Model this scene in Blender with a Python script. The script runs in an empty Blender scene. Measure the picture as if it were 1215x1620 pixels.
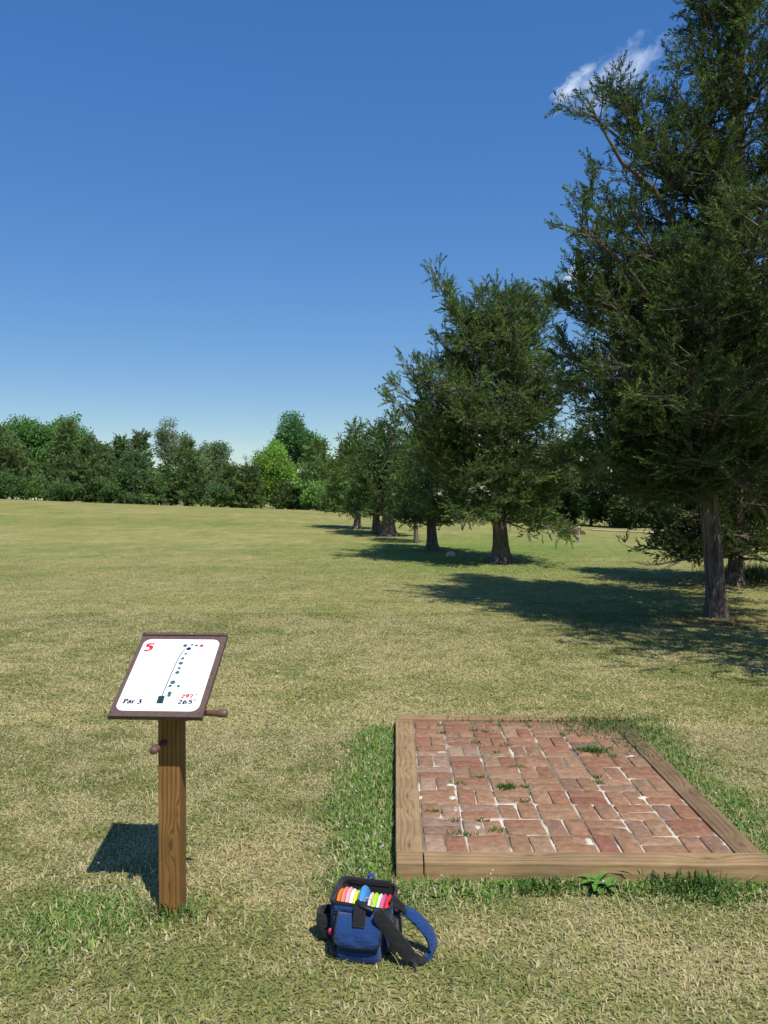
import bpy, bmesh, math, random
import numpy as np
from mathutils import Vector, Matrix, Euler

sc = bpy.context.scene
rad = math.radians

# ------------------------------------------------------------------ camera
F = 1320.0                      # focal length in photo pixels (photo 1215 x 1620)
EYE = 1.72
PITCH = math.atan(22 / F)
cam_d = bpy.data.cameras.new("camera")
cam = bpy.data.objects.new("camera", cam_d)
sc.collection.objects.link(cam)
cam_d.sensor_fit = 'VERTICAL'
cam_d.sensor_height = 24.0
cam_d.lens = 24.0 * F / 1620.0
cam_d.clip_start = 0.05
cam_d.clip_end = 5000
cam.location = (0, 0, EYE)
cam.rotation_euler = (math.pi / 2 - PITCH, 0, 0)
sc.camera = cam

# ------------------------------------------------------------------ light
SUN_V = Vector((0.322, -0.600, 1.0)).normalized()       # towards the sun
SUN_EL = math.asin(SUN_V.z)
SUN_AZ = math.atan2(SUN_V.x, SUN_V.y)                   # clockwise from +Y
sc.view_settings.view_transform = 'Standard'
sc.view_settings.look = 'None'
sc.view_settings.exposure = 0.42
sc.view_settings.gamma = 1.0
sun_d = bpy.data.lights.new("sun", 'SUN')
sun_d.energy = 3.9
sun_d.angle = rad(0.53)
sun_d.color = (1.0, 0.955, 0.88)
sun = bpy.data.objects.new("sun", sun_d)
sc.collection.objects.link(sun)
sun.rotation_euler = SUN_V.to_track_quat('Z', 'Y').to_euler()

world = bpy.data.worlds.new("World")
sc.world = world
world.use_nodes = True
wn, wl = world.node_tree.nodes, world.node_tree.links
wn.clear()
w_out = wn.new('ShaderNodeOutputWorld')
w_bg = wn.new('ShaderNodeBackground')
w_bg.inputs[1].default_value = 0.105
w_sky = wn.new('ShaderNodeTexSky')
w_sky.sky_type = 'NISHITA'
w_sky.sun_disc = False
w_sky.sun_elevation = SUN_EL
w_sky.sun_rotation = SUN_AZ
w_sky.altitude = 200
w_sky.air_density = 1.0
w_sky.dust_density = 0.2
w_sky.ozone_density = 3.0


def pix_dir(px, py):
    xc, yc = (px - 607.5) / F, (810 - py) / F
    c, s = math.cos(PITCH), math.sin(PITCH)
    return Vector((xc, c + yc * s, yc * c - s))


# small wisps of cloud, part of the sky itself (placed by direction)
w_tc = wn.new('ShaderNodeTexCoord')


def cloud_mask(px, py, rx, ry, tilt, scale, amount):
    d = pix_dir(px, py).normalized()
    right = Vector((d.y, -d.x, 0)).normalized()
    up = right.cross(d)
    a = right * math.cos(tilt) + up * math.sin(tilt)
    b = up * math.cos(tilt) - right * math.sin(tilt)

    def dot(v):
        n = wn.new('ShaderNodeVectorMath'); n.operation = 'DOT_PRODUCT'
        wl.new(w_tc.outputs['Generated'], n.inputs[0]); n.inputs[1].default_value = v
        return n.outputs['Value']

    def m(op, x, y, clamp=False):
        n = wn.new('ShaderNodeMath'); n.operation = op; n.use_clamp = clamp
        for i, q in enumerate((x, y)):
            if isinstance(q, (int, float)): n.inputs[i].default_value = q
            else: wl.new(q, n.inputs[i])
        return n.outputs[0]
    nz = wn.new('ShaderNodeTexNoise')
    nz.inputs['Scale'].default_value = scale
    nz.inputs['Detail'].default_value = 7
    nz.inputs['Roughness'].default_value = 0.62
    nz.inputs['Distortion'].default_value = 0.5
    vm = wn.new('ShaderNodeVectorMath'); vm.operation = 'MULTIPLY_ADD'      # stretch the noise along the streak
    vc = wn.new('ShaderNodeCombineXYZ'); wl.new(dot(a), vc.inputs[0]); vc.inputs[1].default_value = 0
    wl.new(dot(b), vc.inputs[1]); wl.new(vc.outputs[0], vm.inputs[0]); vm.inputs[1].default_value = (0.55, 1.3, 1.0); vm.inputs[2].default_value = (px * .37, py * .11, 0)
    wl.new(vm.outputs[0], nz.inputs['Vector'])
    qa = m('DIVIDE', dot(a), rx / F)
    qb = m('DIVIDE', dot(b), ry / F)
    r2 = m('ADD', m('MULTIPLY', qa, qa), m('MULTIPLY', qb, qb))
    front = m('GREATER_THAN', dot(d), 0.5)
    fall = m('SUBTRACT', 1.0, r2, True)
    # the wisp thins out towards its edge: the noise must exceed a rising threshold
    k = m('SUBTRACT', m('MULTIPLY', nz.outputs['Fac'], 2.3), m('SUBTRACT', 1.75, m('MULTIPLY', fall, 1.05)), True)
    return m('MULTIPLY', m('MULTIPLY', k, amount), front, True)


masks = [cloud_mask(914, 138, 66, 30, 0.45, 55, .72), cloud_mask(1002, 104, 46, 26, 0.85, 55, 0.65),
         cloud_mask(975, 122, 130, 52, 0.40, 40, 0.5), cloud_mask(938, 432, 70, 36, 0.3, 46, .7)]
mx = masks[0]
for q in masks[1:]:
    n = wn.new('ShaderNodeMath'); n.operation = 'MAXIMUM'
    wl.new(mx, n.inputs[0]); wl.new(q, n.inputs[1]); mx = n.outputs[0]
w_hs = wn.new('ShaderNodeHueSaturation')
w_hs.inputs['Saturation'].default_value = 1.28
w_hs.inputs['Value'].default_value = 0.97
w_hs.inputs['Hue'].default_value = 0.507
# the film's shoulder: bright horizon sky is compressed, its hue kept
w_sep = wn.new('ShaderNodeSeparateColor'); w_sep.mode = 'HSV'
wl.new(w_sky.outputs[0], w_sep.inputs[0])
w_den = wn.new('ShaderNodeMath'); w_den.operation = 'MULTIPLY_ADD'
wl.new(w_sep.outputs[2], w_den.inputs[0]); w_den.inputs[1].default_value = 0.20; w_den.inputs[2].default_value = 1.0
w_num = wn.new('ShaderNodeMath'); w_num.operation = 'MULTIPLY'
wl.new(w_sep.outputs[2], w_num.inputs[0]); w_num.inputs[1].default_value = 1.85
w_div = wn.new('ShaderNodeMath'); w_div.operation = 'DIVIDE'
wl.new(w_num.outputs[0], w_div.inputs[0]); wl.new(w_den.outputs[0], w_div.inputs[1])
w_com = wn.new('ShaderNodeCombineColor'); w_com.mode = 'HSV'
wl.new(w_sep.outputs[0], w_com.inputs[0]); wl.new(w_sep.outputs[1], w_com.inputs[1]); wl.new(w_div.outputs[0], w_com.inputs[2])
wl.new(w_com.outputs[0], w_hs.inputs['Color'])
w_mix = wn.new('ShaderNodeMix'); w_mix.data_type = 'RGBA'
wl.new(mx, w_mix.inputs[0])
wl.new(w_hs.outputs[0], w_mix.inputs[6])
w_mix.inputs[7].default_value = (7.4, 8.2, 9.3, 1)
wl.new(w_mix.outputs[2], w_bg.inputs[0])
wl.new(w_bg.outputs[0], w_out.inputs[0])

# ------------------------------------------------------------------ helpers
C = sc.collection


def link(o, parent=None):
    C.objects.link(o)
    if parent: o.parent = parent
    return o


def tag(o, label, cat, group=None):
    o['label'] = label; o['category'] = cat
    if group: o['group'] = group
    return o


def thing(name, label, cat, loc=(0, 0, 0), rotz=0.0, group=None):
    o = bpy.data.objects.new(name, None)
    o.empty_display_size = 0.2
    link(o); o.location = loc; o.rotation_euler = (0, 0, rotz)
    return tag(o, label, cat, group)


def np_mesh(name, V, k, mat, parent=None, col=None, smooth=False, idx=None):
    """V (n,3); faces of k corners each, in order unless idx is given; col one colour per vertex"""
    V = np.asarray(V, dtype=np.float32).reshape(-1, 3)
    if idx is None: idx = np.arange(len(V), dtype=np.int32)
    idx = np.asarray(idx, dtype=np.int32).ravel()
    nf = len(idx) // k
    me = bpy.data.meshes.new(name)
    me.vertices.add(len(V)); me.vertices.foreach_set('co', V.ravel())
    me.loops.add(len(idx)); me.loops.foreach_set('vertex_index', idx)
    me.polygons.add(nf)
    me.polygons.foreach_set('loop_start', np.arange(nf, dtype=np.int32) * k)
    me.polygons.foreach_set('loop_total', np.full(nf, k, dtype=np.int32))
    if smooth: me.polygons.foreach_set('use_smooth', np.ones(nf, dtype=bool))
    if col is not None:
        at = me.color_attributes.new('col', 'FLOAT_COLOR', 'POINT')
        c4 = np.ones((len(V), 4), dtype=np.float32); c4[:, :3] = col
        at.data.foreach_set('color', c4.ravel())
    me.update(calc_edges=True)
    if mat: me.materials.append(mat)
    return link(bpy.data.objects.new(name, me), parent)


def bm_obj(name, bm, mat, parent=None, smooth=False, recalc=True):
    if recalc: bmesh.ops.recalc_face_normals(bm, faces=bm.faces)
    me = bpy.data.meshes.new(name)
    bm.to_mesh(me); bm.free()
    if mat: me.materials.append(mat)
    if smooth:
        for p in me.polygons: p.use_smooth = True
    return link(bpy.data.objects.new(name, me), parent)


def bm_box(bm, c, s, bevel=0.0, seg=2, M=None):
    r = bmesh.ops.create_cube(bm, size=1.0)
    vs = r['verts']
    for v in vs: v.co = Vector((v.co.x * s[0], v.co.y * s[1], v.co.z * s[2])) + Vector(c)
    if M is not None:
        for v in vs: v.co = M @ v.co
    if bevel > 0:
        es = list({e for v in vs for e in v.link_edges})
        bmesh.ops.bevel(bm, geom=es, offset=bevel, segments=seg, affect='EDGES', profile=0.6)
    return bm


def bm_tube(bm, pts, radii, n=10, caps=True):
    pts = [Vector(p) for p in pts]
    if not hasattr(radii, '__len__'): radii = [radii] * len(pts)
    rings = []
    t0 = (pts[1] - pts[0]).normalized()
    ref = t0.orthogonal().normalized()
    for i, p in enumerate(pts):
        t = (pts[min(i + 1, len(pts) - 1)] - pts[max(i - 1, 0)]).normalized()
        ref = (ref - t * ref.dot(t)).normalized()
        b = t.cross(ref)
        rings.append([bm.verts.new(p + (ref * math.cos(2 * math.pi * j / n) + b * math.sin(2 * math.pi * j / n)) * radii[i]) for j in range(n)])
    for a, b in zip(rings, rings[1:]):
        for j in range(n): bm.faces.new((a[j], a[(j + 1) % n], b[(j + 1) % n], b[j]))
    if caps:
        bm.faces.new(rings[0][::-1]); bm.faces.new(rings[-1])
    return bm


def bm_lathe(bm, prof, n=24, M=None):
    """prof list of (r, z)"""
    rings = []
    for r, z in prof:
        if r < 1e-6:
            v = bm.verts.new((0, 0, z)); rings.append([v] * n)
        else:
            rings.append([bm.verts.new((r * math.cos(2 * math.pi * j / n), r * math.sin(2 * math.pi * j / n), z)) for j in range(n)])
    for a, b in zip(rings, rings[1:]):
        for j in range(n):
            q = [a[j], a[(j + 1) % n], b[(j + 1) % n], b[j]]
            u = []
            for v in q:
                if v not in u: u.append(v)
            if len(u) >= 3: bm.faces.new(u)
    if M is not None:
        for v in {v for r in rings for v in r}: v.co = M @ v.co
    return bm


def bm_ribbon(bm, pts, widths, thick, side):
    """flat strap along pts; side = list of width directions"""
    pts = [Vector(p) for p in pts]
    rings = []
    for i, p in enumerate(pts):
        t = (pts[min(i + 1, len(pts) - 1)] - pts[max(i - 1, 0)]).normalized()
        s = Vector(side[i] if isinstance(side, list) else side)
        s = (s - t * s.dot(t)).normalized()
        nrm = t.cross(s)
        w = widths[i] if hasattr(widths, '__len__') else widths
        ring = []
        for a, b in ((-1, -.5), (-.9, -1), (.9, -1), (1, -.5), (1, .5), (.9, 1), (-.9, 1), (-1, .5)):
            ring.append(bm.verts.new(p + s * a * w / 2 + nrm * b * thick / 2))
        rings.append(ring)
    for a, b in zip(rings, rings[1:]):
        for j in range(8): bm.faces.new((a[j], a[(j + 1) % 8], b[(j + 1) % 8], b[j]))
    bm.faces.new(rings[0][::-1]); bm.faces.new(rings[-1])
    return bm


def spline(pts, n=6):
    pts = [Vector(p) for p in pts]
    out = []
    for i in range(len(pts) - 1):
        p0, p1, p2, p3 = pts[max(i - 1, 0)], pts[i], pts[i + 1], pts[min(i + 2, len(pts) - 1)]
        for k in range(n):
            t = k / n
            out.append(0.5 * ((2 * p1) + (p2 - p0) * t + (2 * p0 - 5 * p1 + 4 * p2 - p3) * t * t + (3 * p1 - p0 - 3 * p2 + p3) * t ** 3))
    out.append(pts[-1])
    return out


# value noise in numpy
def _hash(ix, iy, seed):
    h = (ix.astype(np.int64) * 374761393 + iy.astype(np.int64) * 668265263 + seed * 974634777) & 0x7fffffff
    h = ((h ^ (h >> 13)) * 1274126177) & 0x7fffffff
    return ((h ^ (h >> 16)) & 0xffff) / 65535.0


def vnoise(x, y, seed=0):
    ix, iy = np.floor(x), np.floor(y)
    fx, fy = x - ix, y - iy
    fx, fy = fx * fx * (3 - 2 * fx), fy * fy * (3 - 2 * fy)
    a, b = _hash(ix, iy, seed), _hash(ix + 1, iy, seed)
    c, d = _hash(ix, iy + 1, seed), _hash(ix + 1, iy + 1, seed)
    return (a * (1 - fx) + b * fx) * (1 - fy) + (c * (1 - fx) + d * fx) * fy


def fbm(x, y, seed=0, o=3):
    s, a, t = 0, 0.5, 0
    for i in range(o):
        s = s + a * vnoise(x * 2 ** i, y * 2 ** i, seed + i * 17); t += a; a *= 0.55
    return s / t


def sstep(a, b, x):
    t = np.clip((x - a) / (b - a), 0, 1)
    return t * t * (3 - 2 * t)


# ------------------------------------------------------------------ materials
def new_mat(name):
    m = bpy.data.materials.new(name); m.use_nodes = True
    nt = m.node_tree
    return m, nt, nt.nodes['Principled BSDF'], nt.nodes['Material Output']


def ramp(nt, fac, stops):
    r = nt.nodes.new('ShaderNodeValToRGB')
    while len(r.color_ramp.elements) < len(stops): r.color_ramp.elements.new(0.5)
    for e, (p, c) in zip(r.color_ramp.elements, stops):
        e.position = p; e.color = (*c, 1) if len(c) == 3 else c
    nt.links.new(fac, r.inputs[0])
    return r.outputs[0]


def noise(nt, scale, detail=4, rough=0.55, stretch=(1, 1, 1), dist=0.0, coord='Object'):
    tc = nt.nodes.new('ShaderNodeTexCoord')
    mp = nt.nodes.new('ShaderNodeMapping'); mp.inputs['Scale'].default_value = stretch
    nt.links.new(tc.outputs[coord], mp.inputs[0])
    n = nt.nodes.new('ShaderNodeTexNoise')
    n.inputs['Scale'].default_value = scale; n.inputs['Detail'].default_value = detail
    n.inputs['Roughness'].default_value = rough; n.inputs['Distortion'].default_value = dist
    nt.links.new(mp.outputs[0], n.inputs['Vector'])
    return n.outputs['Fac']


def bump(nt, bsdf, h, strength=0.4, dist=0.01):
    b = nt.nodes.new('ShaderNodeBump')
    b.inputs['Strength'].default_value = strength; b.inputs['Distance'].default_value = dist
    nt.links.new(h, b.inputs['Height']); nt.links.new(b.outputs[0], bsdf.inputs['Normal'])


def math_n(nt, op, a, b=0.0, clamp=False):
    n = nt.nodes.new('ShaderNodeMath'); n.operation = op; n.use_clamp = clamp
    for i, q in enumerate((a, b)):
        if isinstance(q, (int, float)): n.inputs[i].default_value = q
        else: nt.links.new(q, n.inputs[i])
    return n.outputs[0]


def mixc(nt, fac, a, b, mode='MIX'):
    n = nt.nodes.new('ShaderNodeMix'); n.data_type = 'RGBA'; n.blend_type = mode
    for i, q in ((0, fac), (6, a), (7, b)):
        if isinstance(q, (int, float)): n.inputs[i].default_value = q
        elif isinstance(q, tuple): n.inputs[i].default_value = (*q, 1)
        else: nt.links.new(q, n.inputs[i])
    return n.outputs[2]


def simple(name, color, rough=0.6, nscale=30, var=0.25, bmp=0.15, spec=0.3, bdist=0.004):
    m, nt, b, o = new_mat(name)
    f = noise(nt, nscale, 5)
    lo = tuple(c * (1 - var) for c in color); hi = tuple(min(1, c * (1 + var)) for c in color)
    nt.links.new(ramp(nt, f, [(0.3, lo), (0.7, hi)]), b.inputs['Base Color'])
    b.inputs['Roughness'].default_value = rough
    b.inputs['Specular IOR Level'].default_value = spec
    if bmp: bump(nt, b, f, bmp, bdist)
    return m


def leaf_mat(name, trans=0.32, rough=0.55, spec=0.25):
    m, nt, b, o = new_mat(name)
    a = nt.nodes.new('ShaderNodeAttribute'); a.attribute_name = 'col'
    nt.links.new(a.outputs['Color'], b.inputs['Base Color'])
    b.inputs['Roughness'].default_value = rough
    b.inputs['Specular IOR Level'].default_value = spec
    t = nt.nodes.new('ShaderNodeBsdfTranslucent')
    hs = nt.nodes.new('ShaderNodeHueSaturation'); hs.inputs['Value'].default_value = 1.25
    nt.links.new(a.outputs['Color'], hs.inputs['Color']); nt.links.new(hs.outputs[0], t.inputs['Color'])
    mx = nt.nodes.new('ShaderNodeMixShader'); mx.inputs[0].default_value = trans
    nt.links.new(b.outputs[0], mx.inputs[1]); nt.links.new(t.outputs[0], mx.inputs[2])
    nt.links.new(mx.outputs[0], o.inputs['Surface'])
    return m


M_LEAF = leaf_mat('foliage', .38)
M_BLADE = leaf_mat('grass_blade', 0.25, 0.6, 0.2)


def bark_mat(name, c0, c1, c2):
    m, nt, b, o = new_mat(name)
    f = noise(nt, 9, 6, 0.65, (2.2, 2.2, 0.22), 0.6)
    g = noise(nt, 34, 4, 0.6, (1.6, 1.6, 0.16), 0.3)
    h = math_n(nt, 'ADD', math_n(nt, 'MULTIPLY', f, 0.6), math_n(nt, 'MULTIPLY', g, 0.4))
    nt.links.new(ramp(nt, h, [(0.36, c0), (0.5, c1), (0.64, c2)]), b.inputs['Base Color'])
    b.inputs['Roughness'].default_value = 0.92; b.inputs['Specular IOR Level'].default_value = 0.1
    bump(nt, b, h, 0.9, 0.03)
    return m


M_BARK = bark_mat('cedar_bark', (0.04, 0.03, 0.024), (0.13, 0.105, 0.085), (0.27, 0.23, 0.20))
M_BARK2 = bark_mat('broadleaf_bark', (0.05, 0.04, 0.032), (0.14, 0.12, 0.10), (0.26, 0.24, 0.21))


def wood_mat(name, axis, tones, knots=(), freq=330.0, wob=4.0, ring=.20):
    """sawn timber with grain along an axis; knots = (across, along) positions the grain bends round"""
    m, nt, b, o = new_mat(name)
    tc = nt.nodes.new('ShaderNodeTexCoord')
    sp = nt.nodes.new('ShaderNodeSeparateXYZ'); nt.links.new(tc.outputs['Object'], sp.inputs[0])
    al = {'X': 0, 'Y': 1, 'Z': 2}[axis]
    across = [i for i in range(3) if i != al]
    st = [1.0, 1.0, 1.0]; st[al] = 0.10
    wobn = noise(nt, 16, 3, 0.5, tuple(st))
    fine = noise(nt, 150, 4, 0.6, tuple(0.05 if i == al else 1.0 for i in range(3)))
    big = noise(nt, 5, 3)
    A, B, L = sp.outputs[across[0]], sp.outputs[across[1]], sp.outputs[al]
    ph = math_n(nt, 'ADD', math_n(nt, 'MULTIPLY', A, freq), math_n(nt, 'MULTIPLY', B, freq * 0.8))
    ph = math_n(nt, 'ADD', ph, math_n(nt, 'MULTIPLY', wobn, wob * 6.28))
    kn_mask = None
    for ka, kl, sa, sl, amp in knots:
        da = math_n(nt, 'DIVIDE', math_n(nt, 'SUBTRACT', A, ka), sa)
        dl = math_n(nt, 'DIVIDE', math_n(nt, 'SUBTRACT', L, kl), sl)
        r2 = math_n(nt, 'ADD', math_n(nt, 'MULTIPLY', da, da), math_n(nt, 'MULTIPLY', dl, dl))
        g = math_n(nt, 'POWER', 2.718, math_n(nt, 'MULTIPLY', r2, -1.0))
        ph = math_n(nt, 'ADD', ph, math_n(nt, 'MULTIPLY', g, amp))
        k = math_n(nt, 'POWER', 2.718, math_n(nt, 'MULTIPLY', r2, -14.0))
        kn_mask = k if kn_mask is None else math_n(nt, 'MAXIMUM', kn_mask, k)
    s = math_n(nt, 'ADD', math_n(nt, 'MULTIPLY', math_n(nt, 'SINE', ph), 0.5), 0.5)
    s = math_n(nt, 'POWER', s, 1.7)
    h = math_n(nt, 'ADD', math_n(nt, 'MULTIPLY', s, ring), math_n(nt, 'MULTIPLY', fine, 1 - ring))
    col = ramp(nt, h, [(0.22, tones[2]), (0.45, tones[1]), (0.75, tones[0])])
    if kn_mask is not None: col = mixc(nt, math_n(nt, 'MULTIPLY', kn_mask, 0.75), col, tuple(c * 0.45 for c in tones[0]))
    wz = ramp(nt, big, [(0.35, (0.82, 0.82, 0.82)), (0.65, (1.12, 1.10, 1.06))])
    col = mixc(nt, 1.0, col, wz, 'MULTIPLY')
    nt.links.new(col, b.inputs['Base Color'])
    b.inputs['Roughness'].default_value = 0.75; b.inputs['Specular IOR Level'].default_value = 0.2
    bump(nt, b, h, 0.35, 0.002)
    return m


M_POST = wood_mat('treated_post', 'Z', ((0.115, 0.057, 0.018), (0.21, 0.110, 0.034), (0.27, 0.148, 0.047)),
                  knots=((0.003, 0.29, 0.017, 0.065, 15.0), (0.034, 0.42, 0.012, 0.06, 8.0), (0.0, 0.12, 0.012, 0.10, -7.0)), freq=330, wob=1.25, ring=.34)
TT = ((0.195, 0.122, 0.060), (0.315, 0.210, 0.106), (0.375, 0.264, 0.142))
TT2 = ((0.11, 0.07, 0.038), (0.20, 0.132, 0.074), (0.265, 0.18, 0.104))
M_TIMX = wood_mat('timber_front', 'X', TT, knots=((0.0, 0.5, .05, .12, 9), (0.02, -0.3, .03, .1, 7)), freq=170, wob=.55)
M_TIMY = wood_mat('timber_left', 'Y', TT, knots=((0.0, -0.2, .03, .10, 8), (0.0, 0.22, .025, .08, 7)), freq=190, wob=.5)
M_TIMR = wood_mat('timber_right', 'Y', TT2, knots=((0.01, 0.1, .03, .12, 11), (0.0, -0.6, .03, .10, 11)), freq=190, wob=.6)

# ------------------------------------------------------------------ terrain
PAD_A = rad(-0.8)                                   # the brick pad's turn
PAD_O = Vector((0.054, 3.712, 0))                   # its front left corner
PAD_W, PAD_L, PAD_H = 1.695, 2.553, 0.085


def ground_z(x, y):
    x = np.asarray(x, float); y = np.asarray(y, float)
    A = 0.735 + (-5.3 - x) * 0.036
    A = 0.85 * np.log1p(np.exp(np.clip(A / 0.16, -30, 30))) * 0.16 + 0.15 * np.maximum(A, 0)
    A = np.minimum(A, 2.6)
    s = sstep(17, 64, y)
    z = A * s
    z = z - np.clip(y - 66, 0, 200) * 0.018
    z = z + 0.10 * (fbm(x * 0.06, y * 0.06, 5, 2) - 0.5) * sstep(9, 30, y)
    return z


def on_ground(px, py):
    d = pix_dir(px, py); d = d / d.y
    lo, hi = 1.5, 120.0
    ys = np.linspace(lo, hi, 6000)
    zr = EYE + d.z * ys
    g = ground_z(d.x * ys, ys)
    k = np.where(zr <= g)[0]
    Y = ys[k[0]] if len(k) else hi
    return Vector((d.x * Y, Y, float(ground_z(d.x * Y, Y))))


def at(px, py, Y):
    d = pix_dir(px, py); t = Y / d.y
    return Vector((d.x * t, Y, EYE + d.z * t))


def pad_local(x, y):
    c, s = math.cos(-PAD_A), math.sin(-PAD_A)
    dx, dy = x - PAD_O.x, y - PAD_O.y
    return dx * c - dy * s, dx * s + dy * c


def blob(x, y, cx, cy, rx, ry):
    return np.exp(-(((x - cx) / rx) ** 2 + ((y - cy) / ry) ** 2))


T1_BASE = on_ground(1118, 975)
T2_BASE = on_ground(787, 890)


def cover(x, y):
    """(lush, bare) masks of the turf"""
    x = np.asarray(x, float); y = np.asarray(y, float)
    u, v = pad_local(x, y)
    wob = (fbm(x * 3.1, y * 3.1, 31, 3) - 0.5) * 0.30
    inside_v = sstep(-0.35, 0.05, v + wob * 0.5) * (1 - sstep(PAD_L - 0.15, PAD_L + 0.15, v + wob))
    left = inside_v * (1 - sstep(0.20, 0.44, -u + wob)) * (u < 0.4)
    right = inside_v * (1 - sstep(0.18, 0.42, u - PAD_W + wob)) * (u > 0.4) * sstep(0.0, 0.5, v)
    front = (1 - sstep(0.12, 0.26, -v + wob)) * (v < 0.3) * sstep(-0.3, 0.0, u) * (1 - sstep(PAD_W, PAD_W + 0.4, u))
    lush = np.maximum(np.maximum(left, right * 0.85), front * 0.9)
    lush = np.maximum(lush, np.clip(0.95 * blob(x + wob, y + wob, -1.18, 3.38, 0.30, 0.26), 0, 1))
    lush = np.maximum(lush, 0.55 * np.clip(blob(x, y, 2.6, 22.0, 3.4, 4.5) + blob(x, y, 4.5, 30, 5, 6), 0, 1))
    bare = 0.9 * blob(x + wob, y + wob, T1_BASE.x + 0.20, T1_BASE.y - 0.45, 1.25, 0.75)
    bare = np.maximum(bare, 0.5 * blob(x + wob * .5, y + wob * .5, -0.77, 3.36, 0.10, 0.16))
    return np.clip(lush, 0, 1), np.clip(bare, 0, 1)


GREEN = np.array((0.220, 0.238, 0.080)); LUSHC = np.array((0.150, 0.245, 0.052)); STRAW = np.array((0.378, 0.332, 0.164))
BARE = np.array((0.26, 0.165, 0.095))


def green_frac(x, y):
    g = 0.50 + 0.62 * (fbm(x * 0.22, y * 0.22, 3, 3) - 0.5) + 0.9 * (fbm(x * 1.3, y * 1.3, 7, 3) - 0.5) + 0.8 * (fbm(x * 4.0, y * 4.0, 11, 2) - 0.5) + 0.10 * sstep(14, 45, y)
    return np.clip(g, 0, 1)


def turf_color(x, y):
    g = green_frac(x, y)[..., None] * 0.9 + 0.06
    l, b = cover(x, y)
    c = STRAW * (1 - g) + GREEN * g
    c = c * (1 - l[..., None]) + LUSHC * l[..., None]
    return c * (1 - b[..., None]) + BARE * b[..., None]


def axis_pts(lo, hi, c, fine, grow):
    out = [c]; s = fine; x = c
    while x < hi:
        x += s; out.append(x)
        s = fine if x - c < 2.5 else s * grow
    x = c; s = fine
    while x > lo:
        x -= s; out.insert(0, x)
        s = fine if c - x < 2.5 else s * grow
    return np.array(out)


gx = axis_pts(-900, 900, 0.0, 0.055, 1.035)
gy = axis_pts(-60, 1400, 4.6, 0.055, 1.028)
GX, GY = np.meshgrid(gx, gy)
GZ = ground_z(GX, GY)
nx, ny = len(gx), len(gy)
ii = np.arange(nx * ny).reshape(ny, nx)
quad = np.stack([ii[:-1, :-1], ii[:-1, 1:], ii[1:, 1:], ii[1:, :-1]], -1).reshape(-1, 4)


def ground_mat():
    m, nt, b, o = new_mat('mown_turf')
    a = nt.nodes.new('ShaderNodeAttribute'); a.attribute_name = 'col'
    fine = noise(nt, 45, 5, 0.7)
    mid = noise(nt, 3.2, 5, 0.65)
    strk = noise(nt, 0.9, 10, 0.85, (0.5, 1.0, 1.0), 0.3)
    grain = noise(nt, 7, 6, 0.75, (0.6, 1.0, 1.0))
    mow = noise(nt, 0.16, 3, 0.5, (0.10, 1.3, 1.0), 0.3)
    k = math_n(nt, 'ADD', math_n(nt, 'MULTIPLY', fine, 0.7), math_n(nt, 'MULTIPLY', mid, 0.6))
    c = mixc(nt, 1.0, a.outputs['Color'], ramp(nt, k, [(0.4, (0.55, 0.58, 0.55)), (0.9, (1.22, 1.18, 1.1))]), 'MULTIPLY')
    c = mixc(nt, 1.0, c, ramp(nt, strk, [(0.36, (0.76, 0.84, 0.72)), (0.62, (1.16, 1.10, 1.08))]), 'MULTIPLY')
    c = mixc(nt, 1.0, c, ramp(nt, grain, [(0.34, (0.80, 0.84, 0.78)), (0.64, (1.15, 1.12, 1.12))]), 'MULTIPLY')
    c = mixc(nt, 1.0, c, ramp(nt, mow, [(0.38, (0.90, 0.97, 0.86)), (0.6, (1.10, 1.05, 1.04))]), 'MULTIPLY')
    nt.links.new(c, b.inputs['Base Color'])
    b.inputs['Roughness'].default_value = 0.95; b.inputs['Specular IOR Level'].default_value = 0.05
    bump(nt, b, k, 0.6, 0.03)
    return m


g_o = np_mesh('ground', np.stack([GX, GY, GZ], -1), 4, ground_mat(), None, turf_color(GX, GY).reshape(-1, 3), True, quad)
g_o['kind'] = 'structure'

# pale gravel path along the far right edge of the field
pa = [on_ground(p, q) for p, q in ((940, 839.5), (990, 841.5), (1050, 845), (1130, 849.5), (1230, 855), (1330, 861))]
pv = []
for p in pa:
    for dy in (0, 1.3): pv.append((p.x, p.y + dy, float(ground_z(p.x, p.y + dy)) + 0.03))
pq = [[2 * i, 2 * i + 2, 2 * i + 3, 2 * i + 1] for i in range(len(pa) - 1)]
path = np_mesh('path', pv, 4, simple('pale_gravel', (0.42, 0.38, 0.28), 0.95, 6, 0.2, 0.3), None, None, False, pq)
path['kind'] = 'structure'

# ------------------------------------------------------------------ grass blades
R = np.random.default_rng(12)


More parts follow.
